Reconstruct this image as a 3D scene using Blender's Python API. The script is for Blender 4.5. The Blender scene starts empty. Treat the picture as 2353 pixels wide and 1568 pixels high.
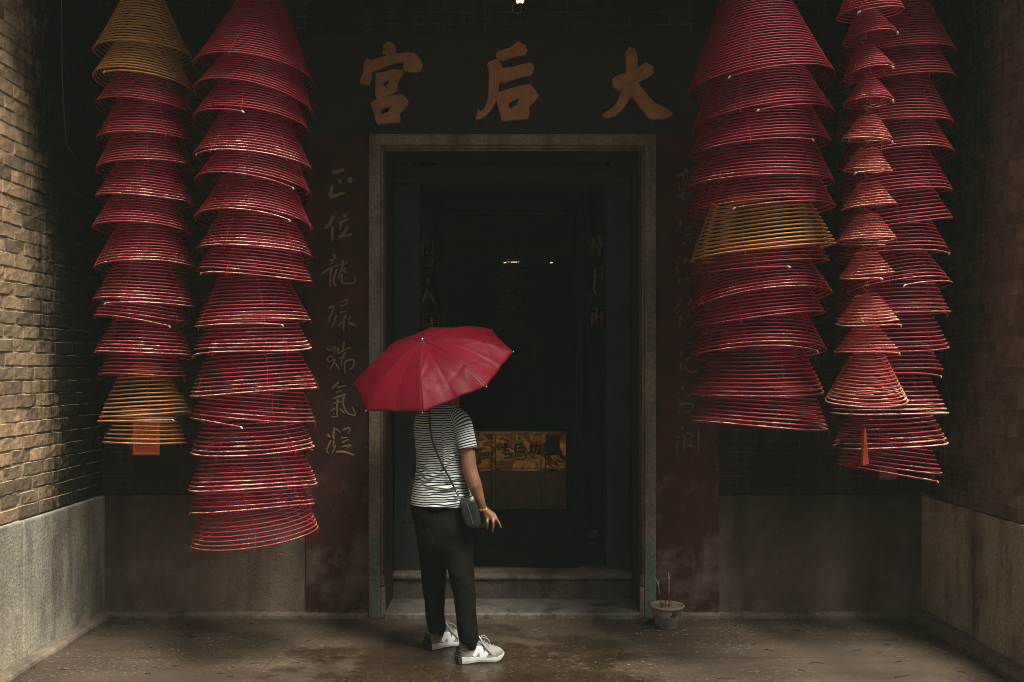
import bpy, bmesh, math, random
import numpy as np
from mathutils import Vector, Matrix
from mathutils.geometry import tessellate_polygon

random.seed(7)
RNG = np.random.default_rng(11)
SC = bpy.context.scene
COL = SC.collection
PI = math.pi
F = 2353 * 32 / 36          # focal length measured in photograph units
H = 1.6                     # eye height in metres
D = 5.87                    # distance of the temple front


def P(px, py, d):
    """A point seen at (px, py) that stands d metres away."""
    return np.array(((px - 1165) * d / F, d, H - (py - 845) * d / F))


def WX(px): return (px - 1165) * D / F
def WZ(py): return H - (py - 845) * D / F


# ---------------------------------------------------------------- materials
def new_mat(name):
    m = bpy.data.materials.new(name)
    m.use_nodes = True
    nt = m.node_tree
    for n in list(nt.nodes):
        nt.nodes.remove(n)
    out = nt.nodes.new('ShaderNodeOutputMaterial')
    b = nt.nodes.new('ShaderNodeBsdfPrincipled')
    nt.links.new(b.outputs[0], out.inputs[0])
    return m, nt, b


class G:
    """Small helper for building node graphs."""
    def __init__(self, nt):
        self.nt = nt

    def n(self, t, **kw):
        x = self.nt.nodes.new(t)
        for k, v in kw.items():
            setattr(x, k, v)
        return x

    def l(self, a, b):
        self.nt.links.new(a, b)

    def val(self, sock, v):
        if hasattr(v, 'is_output') or isinstance(v, bpy.types.NodeSocket):
            self.l(v, sock)
        else:
            sock.default_value = v

    def coord(self, kind='Object'):
        return self.n('ShaderNodeTexCoord').outputs[kind]

    def mapping(self, vec, scale=(1, 1, 1), loc=(0, 0, 0)):
        m = self.n('ShaderNodeMapping')
        self.l(vec, m.inputs[0])
        m.inputs['Scale'].default_value = scale
        m.inputs['Location'].default_value = loc
        return m.outputs[0]

    def noise(self, vec, scale, detail=4, rough=.55, dist=0.0):
        t = self.n('ShaderNodeTexNoise')
        self.l(vec, t.inputs['Vector'])
        t.inputs['Scale'].default_value = scale
        t.inputs['Detail'].default_value = detail
        t.inputs['Roughness'].default_value = rough
        t.inputs['Distortion'].default_value = dist
        return t.outputs['Fac']

    def voro(self, vec, scale, out='Distance', feature='F1', rand=1.0):
        t = self.n('ShaderNodeTexVoronoi', feature=feature)
        self.l(vec, t.inputs['Vector'])
        t.inputs['Scale'].default_value = scale
        t.inputs['Randomness'].default_value = rand
        return t.outputs[out]

    def ramp(self, fac, stops):
        r = self.n('ShaderNodeValToRGB')
        self.l(fac, r.inputs[0])
        e = r.color_ramp.elements
        while len(e) < len(stops):
            e.new(.5)
        for i, (p, c) in enumerate(stops):
            e[i].position = p
            if not hasattr(c, '__len__'):
                c = (c, c, c)
            e[i].color = (*c[:3], 1)
        return r.outputs[0]

    def mix(self, fac, a, b, blend='MIX'):
        m = self.n('ShaderNodeMix', data_type='RGBA', blend_type=blend)
        self.val(m.inputs[0], fac)
        for s, v in ((m.inputs[6], a), (m.inputs[7], b)):
            if isinstance(v, bpy.types.NodeSocket):
                self.l(v, s)
            else:
                s.default_value = (*v[:3], 1)
        return m.outputs[2]

    def math(self, op, a, b=0.0, clamp=False):
        m = self.n('ShaderNodeMath', operation=op)
        m.use_clamp = clamp
        self.val(m.inputs[0], a)
        self.val(m.inputs[1], b)
        return m.outputs[0]

    def xyz(self, vec):
        s = self.n('ShaderNodeSeparateXYZ')
        self.l(vec, s.inputs[0])
        return s.outputs

    def comb(self, x, y, z=0.0):
        c = self.n('ShaderNodeCombineXYZ')
        self.val(c.inputs[0], x); self.val(c.inputs[1], y); self.val(c.inputs[2], z)
        return c.outputs[0]

    def bump(self, h, strength, dist, prev=None):
        b = self.n('ShaderNodeBump')
        b.inputs['Strength'].default_value = strength
        b.inputs['Distance'].default_value = dist
        self.l(h, b.inputs['Height'])
        if prev is not None:
            self.l(prev, b.inputs['Normal'])
        return b.outputs[0]

    def attr(self, name, out='Fac', typ='GEOMETRY'):
        a = self.n('ShaderNodeAttribute', attribute_name=name, attribute_type=typ)
        return a.outputs[out]


MATS = {}


def basic(name, col, col2=None, rough=.7, metal=0.0, spec=.4, scale=8, bump=.0, bscale=60, bdist=.004, coat=0.0):
    if name in MATS:
        return MATS[name]
    m, nt, b = new_mat(name)
    g = G(nt)
    v = g.coord()
    if col2 is not None:
        f = g.noise(v, scale, 5, .6)
        g.l(g.ramp(f, [(.32, col), (.68, col2)]), b.inputs['Base Color'])
    else:
        b.inputs['Base Color'].default_value = (*col, 1)
    if bump:
        g.l(g.bump(g.noise(v, bscale, 5, .6), bump, bdist), b.inputs['Normal'])
    b.inputs['Roughness'].default_value = rough
    b.inputs['Metallic'].default_value = metal
    b.inputs['Specular IOR Level'].default_value = spec
    b.inputs['Coat Weight'].default_value = coat
    MATS[name] = m
    return m


def brick_mat(name, axes, c1, c2, mortar, soot=.5, sootcol=(.014, .012, .010), bump=.8, soot_bias=0.0, soot_shade_y=None):
    m, nt, b = new_mat(name)
    g = G(nt)
    co = g.coord()
    s = g.xyz(co)
    u = g.comb(s[axes[0]], s[axes[1]])
    # wander of the courses, so that no joint is ruler straight
    w = g.n('ShaderNodeTexNoise'); g.l(co, w.inputs['Vector']); w.inputs['Scale'].default_value = 9
    w.inputs['Detail'].default_value = 3
    off = g.n('ShaderNodeVectorMath', operation='SCALE'); g.l(w.outputs['Color'], off.inputs[0]); off.inputs['Scale'].default_value = .022
    add = g.n('ShaderNodeVectorMath', operation='ADD'); g.l(u, add.inputs[0]); g.l(off.outputs[0], add.inputs[1])
    br = g.n('ShaderNodeTexBrick')
    g.l(add.outputs[0], br.inputs['Vector'])
    br.inputs['Scale'].default_value = 1
    br.inputs['Brick Width'].default_value = .265
    br.inputs['Row Height'].default_value = .076
    br.inputs['Mortar Size'].default_value = .007
    br.inputs['Mortar Smooth'].default_value = .3
    br.inputs['Bias'].default_value = 0
    br.inputs['Color1'].default_value = (*c1, 1)
    br.inputs['Color2'].default_value = (*c2, 1)
    br.inputs['Mortar'].default_value = (*mortar, 1)
    big = g.noise(co, 2.3, 6, .65)
    streak = g.noise(g.mapping(co, (14, 14, 1.6)), 1.0, 5, .6)
    fine = g.noise(co, 60, 6, .7)
    mask = g.math('ADD', g.math('MULTIPLY', big, .65), g.math('MULTIPLY', streak, .35))
    if soot_shade_y:                       # soot thickens towards the coil corner, painting its shade too
        near = g.math('DIVIDE', g.math('SUBTRACT', s[1], (soot_shade_y[0] + soot_shade_y[1]) / 2), soot_shade_y[1] - soot_shade_y[0])
        mask = g.math('ADD', mask, g.math('MULTIPLY', near, .34))
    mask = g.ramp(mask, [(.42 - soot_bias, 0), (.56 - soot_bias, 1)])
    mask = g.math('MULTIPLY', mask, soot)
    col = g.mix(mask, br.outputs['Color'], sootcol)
    tone = g.ramp(fine, [(.25, .55), (.75, 1.2)])
    col = g.mix(1.0, col, tone, 'MULTIPLY')
    # chalky crust flaking over parts of the face
    crust = g.ramp(g.noise(co, 17, 8, .75), [(.60, 0), (.70, 1)])
    col = g.mix(g.math('MULTIPLY', crust, .35), col, mortar)
    g.l(col, b.inputs['Base Color'])
    b.inputs['Roughness'].default_value = .86
    b.inputs['Specular IOR Level'].default_value = .25
    inv = g.math('SUBTRACT', 1.0, br.outputs['Fac'])
    h = g.math('ADD', g.math('MULTIPLY', inv, .7), g.math('MULTIPLY', fine, .30))
    h = g.math('ADD', h, g.math('MULTIPLY', g.noise(co, 16, 8, .72), 1.1))
    g.l(g.bump(h, bump, .022), b.inputs['Normal'])
    return m


def laid_brick_mat(name, c1, c2, dust, soot, soot_shade_y=None, sootcol=(.014, .012, .010)):
    """Bricks modelled one by one: each has its own tone, all are smoked, dusted and painted darker for shade."""
    m, nt, b = new_mat(name)
    g = G(nt)
    co = g.coord(); s = g.xyz(co)
    tone = g.attr('tone')
    col = g.mix(tone, c1, c2)
    f = g.noise(co, 13, 7, .7)
    col = g.mix(1.0, col, g.ramp(f, [(.28, .45), (.72, 1.3)]), 'MULTIPLY')
    streak = g.noise(g.mapping(co, (30, 30, 2.6)), 1.0, 6, .7)
    big = g.noise(co, 2.3, 6, .65)
    mask = g.math('ADD', g.math('MULTIPLY', big, .55), g.math('MULTIPLY', streak, .45))
    mask = g.math('ADD', mask, g.math('MULTIPLY', g.math('SUBTRACT', g.noise(co, 30, 5, .7), .5), .35))
    if soot_shade_y:  # soot deepened towards corner and top, painting the shade there too
        near = g.math('DIVIDE', g.math('SUBTRACT', s[1], (soot_shade_y[0] + soot_shade_y[1]) / 2), soot_shade_y[1] - soot_shade_y[0])
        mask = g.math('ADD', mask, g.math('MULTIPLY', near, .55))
        mask = g.math('ADD', mask, g.math('MULTIPLY', g.math('SUBTRACT', s[2], 2.0), .07))     # soot and painted shade grow upwards
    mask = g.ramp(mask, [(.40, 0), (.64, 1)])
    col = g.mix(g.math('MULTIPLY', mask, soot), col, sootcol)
    nrm = g.n('ShaderNodeNewGeometry').outputs['Normal']
    upf = g.ramp(g.xyz(nrm)[2], [(.25, 0), (.7, 1)])          # lime dust lying on the upper arrises
    col = g.mix(g.math('MULTIPLY', upf, .55), col, dust)
    crust = g.ramp(g.noise(co, 24, 8, .78), [(.60, 0), (.66, 1)])
    col = g.mix(g.math('MULTIPLY', g.math('MULTIPLY', crust, .45), g.math('SUBTRACT', 1.0, mask)), col, dust)
    g.l(col, b.inputs['Base Color'])
    b.inputs['Roughness'].default_value = .88
    b.inputs['Specular IOR Level'].default_value = .2
    h = g.math('ADD', g.noise(co, 45, 7, .75), g.math('MULTIPLY', streak, .6))
    g.l(g.bump(h, .9, .010), b.inputs['Normal'])
    return m


def stone_mat(name, c1, c2, stain=(.03, .028, .024), stain_amt=.6, bump=.7, bscale=75, rough=.85, spec=.3, bd=.008, smoke=None, grain=(.55, 1.3)):
    m, nt, b = new_mat(name)
    g = G(nt)
    co = g.coord()
    f = g.noise(co, 3.5, 8, .65)
    col = g.ramp(f, [(.3, c1), (.7, c2)])
    streak = g.noise(g.mapping(co, (5, 5, 1.2)), 1.0, 6, .65)
    col = g.mix(g.math('MULTIPLY', g.ramp(streak, [(.48, 0), (.68, 1)]), stain_amt), col, stain)
    if smoke:                        # upper part painted darker for the soft light falloff, ragged below
        sz = g.math('ADD', g.xyz(co)[2], g.math('MULTIPLY', g.math('SUBTRACT', g.noise(co, 3.2, 7, .68), .5), 1.1))
        col = g.mix(g.math('MULTIPLY', g.ramp(sz, [(smoke[0], 0), (smoke[1], 1)]), .85), col, (.03, .027, .023))
    gr = g.noise(co, bscale, 4, .7)
    col = g.mix(1.0, col, g.ramp(gr, [(.3, grain[0]), (.7, grain[1])]), 'MULTIPLY')
    g.l(col, b.inputs['Base Color'])
    b.inputs['Roughness'].default_value = rough
    b.inputs['Specular IOR Level'].default_value = spec
    h = g.math('ADD', gr, g.math('MULTIPLY', g.noise(co, bscale * .3, 4, .6), .8))
    g.l(g.bump(h, bump, bd), b.inputs['Normal'])
    return m


def plaster_mat(name, base, dark, pale, pale_amt):
    """Old red limewash: sooty above, rubbed to the grey render in places."""
    m, nt, b = new_mat(name)
    g = G(nt)
    co = g.coord()
    s = g.xyz(co)
    f = g.noise(co, 4.2, 8, .68)
    col = g.ramp(f, [(.34, dark), (.66, base)])
    worn = g.math('SUBTRACT', g.noise(co, 2.6, 9, .66), g.math('MULTIPLY', s[2], .13))
    worn = g.ramp(worn, [(.42, 0), (.56, 1)])
    col = g.mix(g.math('MULTIPLY', worn, pale_amt), col, pale)
    chips = g.ramp(g.noise(co, 34, 7, .75), [(.66, 0), (.72, 1)])
    col = g.mix(g.math('MULTIPLY', chips, .35), col, (.16, .09, .05))
    fine = g.noise(co, 95, 4, .7)
    col = g.mix(1.0, col, g.ramp(fine, [(.3, .75), (.7, 1.15)]), 'MULTIPLY')
    g.l(col, b.inputs['Base Color'])
    b.inputs['Roughness'].default_value = .8
    b.inputs['Specular IOR Level'].default_value = .25
    h = g.math('ADD', g.noise(co, 30, 8, .7), g.math('MULTIPLY', fine, .3))
    g.l(g.bump(h, .45, .008), b.inputs['Normal'])
    return m


def floor_mat():
    m, nt, b = new_mat('worn_cement')
    g = G(nt)
    co = g.coord()
    s = g.xyz(co)
    f = g.noise(g.mapping(co, (.9, 2.2, 1)), 1.6, 8, .65)
    col = g.ramp(f, [(.30, (.036, .025, .016)), (.52, (.070, .050, .030)), (.72, (.108, .080, .048))])
    red = g.ramp(g.noise(g.mapping(co, (.6, 3, 1)), 1.3, 5, .6), [(.5, 0), (.68, 1)])
    col = g.mix(g.math('MULTIPLY', red, .5), col, (.055, .028, .02))
    # pale aggregate worn through the skin, lying in drifts
    drift = g.ramp(g.noise(g.mapping(co, (.7, 1.3, 1)), 1.2, 6, .7), [(.38, 0), (.62, 1)])
    chip = g.ramp(g.noise(g.mapping(co, (1, 1.25, 1)), 52, 3, .6), [(.60, 0), (.65, 1)])
    chip2 = g.ramp(g.noise(g.mapping(co, (1, 1.5, 1), (3, 7, 0)), 24, 3, .65), [(.62, 0), (.65, 1)])
    chip = g.math('MAXIMUM', chip, chip2)
    col = g.mix(g.math('MULTIPLY', g.math('MULTIPLY', chip, drift), .85), col, (.34, .26, .15))
    pit = g.ramp(g.noise(co, 40, 4, .6), [(.28, 1), (.35, 0)])
    col = g.mix(g.math('MULTIPLY', pit, .7), col, (.02, .017, .014))
    fine = g.noise(co, 160, 4, .7)
    col = g.mix(1.0, col, g.ramp(fine, [(.3, .7), (.7, 1.2)]), 'MULTIPLY')
    # trowelled bay joints, half filled with grit
    jw = g.math('ADD', s[1], g.math('MULTIPLY', g.math('SUBTRACT', g.noise(co, 3, 4, .6), .5), .02))
    jn = None
    for y0 in (5.43, 5.02, 4.3):
        q = g.math('LESS_THAN', g.math('ABSOLUTE', g.math('SUBTRACT', jw, y0)), .0045)
        jn = q if jn is None else g.math('MAXIMUM', jn, q)
    for x0 in (-1.28, 1.36):
        q = g.math('LESS_THAN', g.math('ABSOLUTE', g.math('SUBTRACT', g.math('ADD', s[0], g.math('MULTIPLY', g.noise(co, 4, 4, .6), .02)), x0)), .0035)
        jn = g.math('MAXIMUM', jn, q)
    jn = g.math('MULTIPLY', jn, g.ramp(g.noise(co, 6, 4, .6), [(.38, 0), (.52, 1)]))
    col = g.mix(g.math('MULTIPLY', jn, .75), col, (.018, .014, .011))
    # rain blown in towards the middle leaves the skin damp
    dx = g.math('ADD', s[0], .15)
    dy = g.math('SUBTRACT', s[1], 4.75)
    r2 = g.math('ADD', g.math('MULTIPLY', g.math('MULTIPLY', dx, dx), .55), g.math('MULTIPLY', g.math('MULTIPLY', dy, dy), .9))
    wet = g.math('ADD', g.math('SUBTRACT', 1.0, r2), g.math('MULTIPLY', g.math('SUBTRACT', g.noise(co, 2.2, 7, .65), .5), 2.6))
    wet = g.ramp(wet, [(.36, 0), (.72, 1)])
    col = g.mix(g.math('MULTIPLY', wet, .8), col, g.mix(1.0, col, (.40, .34, .30), 'MULTIPLY'))
    g.l(col, b.inputs['Base Color'])
    rg = g.mix(wet, (.8, .8, .8), g.ramp(g.noise(co, 15, 5, .6), [(.3, .16), (.7, .42)]))
    g.l(rg, b.inputs['Roughness'])
    b.inputs['Specular IOR Level'].default_value = .45
    h = g.math('ADD', g.math('MULTIPLY', fine, .35), g.noise(co, 26, 6, .7))
    g.l(g.bump(h, .35, .006), b.inputs['Normal'])
    return m


def coil_mat(name, c1, c2, dust):
    m, nt, b = new_mat(name)
    g = G(nt)
    co = g.coord()
    f = g.noise(co, 14, 4, .6)
    col = g.ramp(f, [(.3, c1), (.7, c2)])
    fine = g.noise(co, 420, 3, .6)
    col = g.mix(1.0, col, g.ramp(fine, [(.3, .7), (.7, 1.2)]), 'MULTIPLY')
    ash = g.attr('ash')
    big = g.ramp(g.noise(co, 11, 3, .6), [(.36, 0), (.66, 1)])
    sp = g.noise(co, 165, 3, .65)
    a = g.math('ADD', g.math('MULTIPLY', ash, g.math('ADD', .22, g.math('MULTIPLY', big, .38))), g.math('MULTIPLY', g.math('SUBTRACT', sp, .5), 1.5))
    a = g.ramp(a, [(.36, 0), (.46, 1)])
    a = g.math('MULTIPLY', a, g.math('MINIMUM', g.math('MULTIPLY', ash, 6), 1.0))
    col = g.mix(a, col, (.72, .60, .44))
    film_glint = g.attr('film_glint')
    col = g.mix(g.math('MULTIPLY', film_glint, dust), col, (.55, .15, .07))  # ash film tinted orange to carry the highlight on rod tops
    g.l(col, b.inputs['Base Color'])
    b.inputs['Roughness'].default_value = .62
    b.inputs['Specular IOR Level'].default_value = .35
    g.l(g.bump(fine, .35, .002), b.inputs['Normal'])
    return m


# ---------------------------------------------------------------- geometry helpers
ORIGIN = {}


def empty(name, loc, label=None, cat=None, group=None):
    o = bpy.data.objects.new(name, None)
    o.empty_display_size = .05
    o.location = Vector(loc)
    COL.objects.link(o)
    ORIGIN[o] = np.array(loc, float)
    tag(o, label, cat, group)
    return o


def tag(o, label=None, cat=None, group=None, kind=None):
    if label: o['label'] = label
    if cat: o['category'] = cat
    if group: o['group'] = group
    if kind: o['kind'] = kind
    return o


class MB:
    def __init__(self):
        self.v = []; self.f = []; self.c = 0

    def add(self, v, f):
        v = np.asarray(v, float)
        self.v.append(v)
        o = self.c
        self.f += [tuple(i + o for i in q) for q in f]
        self.c += len(v)
        return self

    def box(self, x0, x1, y0, y1, z0, z1, bev=0.0, seg=2):
        bm = bmesh.new()
        bmesh.ops.create_cube(bm, size=1)
        for v in bm.verts:
            v.co = ((x0 + x1) / 2 + v.co.x * (x1 - x0), (y0 + y1) / 2 + v.co.y * (y1 - y0), (z0 + z1) / 2 + v.co.z * (z1 - z0))
        if bev:
            bmesh.ops.bevel(bm, geom=bm.edges[:], offset=bev, segments=seg, affect='EDGES', profile=.6)
        bm.verts.index_update()
        self.add([v.co[:] for v in bm.verts], [[v.index for v in f.verts] for f in bm.faces])
        bm.free()
        return self

    def tube(self, pts, r, sides=8, closed=False, flat=None, cap=True):
        v, f = tube(pts, r, sides, closed, flat, cap)
        return self.add(v, f)

    def ball(self, c, r, u=14, w=9, scale=(1, 1, 1)):
        v = []; f = []
        for i in range(w + 1):
            t = PI * i / w
            for j in range(u):
                a = 2 * PI * j / u
                v.append((c[0] + r * scale[0] * math.sin(t) * math.cos(a), c[1] + r * scale[1] * math.sin(t) * math.sin(a), c[2] + r * scale[2] * math.cos(t)))
        for i in range(w):
            for j in range(u):
                f.append((i * u + j, (i + 1) * u + j, (i + 1) * u + (j + 1) % u, i * u + (j + 1) % u))
        return self.add(v, f)

    def lathe(self, c, prof, seg=48):
        v = []; f = []
        for r, z in prof:
            for j in range(seg):
                a = 2 * PI * j / seg
                v.append((c[0] + r * math.cos(a), c[1] + r * math.sin(a), c[2] + z))
        n = len(prof)
        for i in range(n - 1):
            for j in range(seg):
                f.append((i * seg + j, i * seg + (j + 1) % seg, (i + 1) * seg + (j + 1) % seg, (i + 1) * seg + j))
        return self.add(v, f)

    def loft(self, rings, cap=True):
        rings = np.asarray(rings, float)
        n, m = rings.shape[:2]
        f = []
        for i in range(n - 1):
            for j in range(m):
                k = (j + 1) % m
                f.append((i * m + j, i * m + k, (i + 1) * m + k, (i + 1) * m + j))
        if cap:
            f.append(tuple(range(m))[::-1])
            f.append(tuple((n - 1) * m + j for j in range(m)))
        return self.add(rings.reshape(-1, 3), f)

    def poly(self, outline, holes, to3, thick):
        """A flat outline (with holes) extruded: to3(u, v, depth) gives the point."""
        loops = [outline] + list(holes)
        vl = [[Vector((p[0], p[1], 0)) for p in lp] for lp in loops]
        tri = tessellate_polygon(vl)
        flat = [p for lp in loops for p in lp]
        n = len(flat)
        v = [to3(p[0], p[1], thick) for p in flat] + [to3(p[0], p[1], 0) for p in flat]
        f = [tuple(t) for t in tri]
        o = 0
        for lp in loops:
            k = len(lp)
            for i in range(k):
                a, b = o + i, o + (i + 1) % k
                f.append((a, b, b + n, a + n))
            o += k
        return self.add(v, f)

    def build(self, name, mat, parent=None, smooth=False, recalc=True, attrs=None):
        v = np.concatenate(self.v) if self.v else np.zeros((0, 3))
        if parent is not None:
            v = v - ORIGIN[parent]
        me = bpy.data.meshes.new(name)
        me.from_pydata(v.tolist(), [], self.f)
        if recalc:
            bm = bmesh.new(); bm.from_mesh(me)
            bmesh.ops.recalc_face_normals(bm, faces=bm.faces)
            bm.to_mesh(me); bm.free()
        if smooth:
            me.polygons.foreach_set('use_smooth', [True] * len(me.polygons))
        for k, arr in (attrs or {}).items():
            a = me.attributes.new(k, 'FLOAT', 'POINT')
            a.data.foreach_set('value', np.asarray(arr, np.float32))
        if mat:
            me.materials.append(mat)
        o = bpy.data.objects.new(name, me)
        COL.objects.link(o)
        if parent is not None:
            o.parent = parent
            ORIGIN[o] = ORIGIN[parent]
        else:
            ORIGIN[o] = np.zeros(3)
        return o


def tube(pts, r, sides=8, closed=False, flat=None, cap=True):
    pts = np.asarray(pts, float)
    n = len(pts)
    r = np.broadcast_to(np.asarray(r, float), (n,)).copy()
    if closed:
        t = np.roll(pts, -1, 0) - np.roll(pts, 1, 0)
    else:
        t = np.gradient(pts, axis=0)
    t /= np.linalg.norm(t, axis=1)[:, None] + 1e-12
    if flat is not None:            # ribbon: the second half axis lies along `flat`
        nn = np.asarray(flat[0], float)
        b = np.cross(t, nn); b /= np.linalg.norm(b, axis=1)[:, None] + 1e-12
        nn = np.cross(b, t)
        ax1, ax2 = b, nn
        k2 = flat[1]
    else:
        up = np.array((0., 0., 1.)) if abs(t[0][2]) < .9 else np.array((1., 0., 0.))
        ax1 = np.empty((n, 3)); u = up
        for i in range(n):
            u = u - t[i] * (u @ t[i]); u /= np.linalg.norm(u) + 1e-12
            ax1[i] = u
        ax2 = np.cross(t, ax1)
        k2 = None
    a = np.arange(sides) * 2 * PI / sides
    ca, sa = np.cos(a), np.sin(a)
    r2 = r if k2 is None else np.minimum(np.full(n, k2), r)
    v = pts[:, None, :] + r[:, None, None] * ca[None, :, None] * ax1[:, None, :] + r2[:, None, None] * sa[None, :, None] * ax2[:, None, :]
    f = []
    m = n if closed else n - 1
    for i in range(m):
        i2 = (i + 1) % n
        for j in range(sides):
            k = (j + 1) % sides
            f.append((i * sides + j, i * sides + k, i2 * sides + k, i2 * sides + j))
    if cap and not closed:
        f.append(tuple(range(sides))[::-1])
        f.append(tuple((n - 1) * sides + j for j in range(sides)))
    return v.reshape(-1, 3), f


def spline(pts, n):
    """Catmull-Rom through pts, n samples."""
    p = np.asarray(pts, float)
    if len(p) == 2:
        return p[0] + (p[1] - p[0]) * np.linspace(0, 1, n)[:, None]
    q = np.vstack((2 * p[0] - p[1], p, 2 * p[-1] - p[-2]))
    out = []
    for s in np.linspace(0, len(p) - 1, n):
        i = min(int(s), len(p) - 2); t = s - i
        a, b, c, d = q[i], q[i + 1], q[i + 2], q[i + 3]
        out.append(.5 * (2 * b + (c - a) * t + (2 * a - 5 * b + 4 * c - d) * t * t + (3 * b - a - 3 * c + d) * t ** 3))
    return np.array(out)


def brush(mb, pts, w, to3, thick):
    """A brush stroke: rounded ribbon along pts with swelling width."""
    p = spline([to3(x, y) for x, y in pts], max(8, 5 * len(pts)))
    n = len(p)
    s = np.linspace(0, 1, n)
    prof = 1.22 * w * (.55 + .45 * np.sin(PI * np.clip(s * 1.1 + .1, 0, 1)) + .12 * np.cos(7 * s))
    ends = np.minimum(1, np.minimum(s, 1 - s) * n / 1.6 + .35)
    mb.tube(p, prof * ends, 10, flat=((0, -1, 0), thick))


# ================================================================= SETTING
M_floor = floor_mat()
M_brick_side = laid_brick_mat('smoked_shaded_mortar', (.46, .36, .23), (.46, .36, .23), (.5, .4, .26), .93, (-1.25, -.45))
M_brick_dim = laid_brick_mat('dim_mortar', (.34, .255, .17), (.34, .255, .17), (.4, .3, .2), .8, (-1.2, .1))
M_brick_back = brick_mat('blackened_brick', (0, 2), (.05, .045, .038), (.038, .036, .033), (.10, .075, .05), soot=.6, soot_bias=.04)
M_granite = stone_mat('tooled_granite', (.36, .33, .25), (.54, .50, .385), stain=(.06, .06, .052), stain_amt=.7, bump=.9, bscale=70)
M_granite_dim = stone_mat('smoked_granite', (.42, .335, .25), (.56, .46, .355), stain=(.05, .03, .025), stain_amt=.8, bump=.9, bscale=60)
M_granite_back = stone_mat('dim_render', (.125, .092, .066), (.225, .172, .125), stain=(.03, .026, .022), stain_amt=.5, smoke=(.25, .85), grain=(.8, 1.12), bump=.8, bscale=65)  # darkened upwards, light falloff put in the colour
M_kerb = stone_mat('kerb_cement', (.15, .12, .088), (.24, .195, .145), stain_amt=.6, bump=.5, bscale=60)
M_plaster = plaster_mat('oxblood_limewash', (.085, .022, .015), (.028, .015, .012), (.21, .16, .13), .75)
M_lintel = plaster_mat('smoked_limewash', (.040, .025, .026), (.026, .019, .021), (.05, .035, .033), .3)
M_frame = stone_mat('painted_frame_stone', (.20, .155, .11), (.30, .235, .165), stain=(.045, .065, .055), stain_amt=.8, bump=.6, bscale=55)
M_green = stone_mat('green_painted_stone', (.12, .165, .125), (.19, .22, .165), stain=(.09, .075, .055), stain_amt=.75, bump=.6, bscale=60)
M_step = stone_mat('step_stone', (.13, .118, .098), (.235, .215, .175), stain=(.028, .026, .022), stain_amt=.9, bump=.4, bscale=55, rough=.6)
M_riser = stone_mat('riser_stone', (.075, .062, .048), (.13, .108, .085), stain=(.025, .023, .02), stain_amt=.8, bump=.7, bscale=45)
M_sillstone = stone_mat('worn_threshold', (.13, .11, .085), (.22, .185, .14), stain=(.035, .03, .026), stain_amt=.8, bump=.6, bscale=40, rough=.6)
M_post = stone_mat('grey_door_post', (.016, .016, .015), (.046, .047, .045), stain=(.008, .021, .021), stain_amt=.8, bump=.5, bscale=60, rough=.7)
M_dark = basic('smoked_timber', (.018, .016, .013), (.03, .026, .02), .8, bump=.3, bscale=30)
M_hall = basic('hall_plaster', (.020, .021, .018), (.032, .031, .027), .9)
M_sky_block = basic('sky_block_limewash', (.14, .13, .115), (.2, .19, .165), .9)

XL, XR = -2.61, 2.69
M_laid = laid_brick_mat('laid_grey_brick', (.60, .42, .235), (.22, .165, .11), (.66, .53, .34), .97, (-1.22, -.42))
M_laid_dim = laid_brick_mat('smoked_shaded_brick', (.36, .26, .18), (.20, .145, .105), (.50, .38, .25), .93, (-1.25, .0))


def brickwork(x, sgn, y0, y1, z0, z1):
    """Courses of separate worn bricks standing 5-14 mm proud of the mortar."""
    rng = np.random.default_rng(5 if sgn < 0 else 6)
    mb = MB(); tone = []
    rh, bl, jt = .0745, .205, .007
    row = 0
    z = z0
    NU, NV = 9, 5
    while z + rh <= z1:
        y = y0 + (0 if row % 2 else -bl / 2) + rng.uniform(-.02, .02)
        while y < y1:
            L = bl + rng.uniform(-.022, .022)
            a, b = max(y, y0), min(y + L - jt, y1)
            if b - a > .03:
                h = rh - jt + rng.uniform(-.004, .003); zc = z + jt / 2 + rng.uniform(-.002, .002)
                d0 = rng.uniform(.003, .008); tl = rng.uniform(-.002, .002, 2); tn = rng.random()
                P1, P2, P3 = rng.uniform(0, 6.28, 3)
                us = np.array([0, .016, .1, .3, .5, .7, .9, .984, 1]); vs = np.array([0, .05, .5, .95, 1])
                chip = rng.random(4) < .3
                v = []
                for i, u in enumerate(us):
                    for j, w in enumerate(vs):
                        e = (u in (0, 1)) + (w in (0, 1))
                        dd = d0 + tl[0] * (u - .5) + tl[1] * (w - .5) +   .0012 * math.sin(7 * u + P1) + .0010 * math.sin(5 * w + 9 * u + P2) + rng.normal(0, .0006)
                        yy = a + (b - a) * u + (.0012 * math.sin(9 * w + P3) if 0 < w < 1 else 0); zz = zc + h * w + .0013 * math.sin(6 * u + P2) + rng.normal(0, .0008)
                        if e: dd = -.004
                        corner = (u < .15 or u > .85) * 1 + (w < .3 or w > .7) * 1
                        if corner == 2 and chip[(u > .5) * 2 + (w > .5)]: dd -= .005
                        v.append((x - sgn * dd, yy, zz))
                f = [(i * NV + j, (i + 1) * NV + j, (i + 1) * NV + j + 1, i * NV + j + 1) for i in range(NU - 1) for j in range(NV - 1)]
                mb.add(v, f); tone += [tn] * len(v)
            y += L
        z += rh; row += 1
    return mb, tone

ZT = 5.1

mb = MB()
mb.add([(-14, -14, 0), (14, -14, 0), (14, 6.17, 0), (-14, 6.17, 0)], [(0, 1, 2, 3)])
tag(mb.build('floor', M_floor), 'worn brown cement porch floor with pale flecks and damp patches', 'floor', kind='structure')

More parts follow.
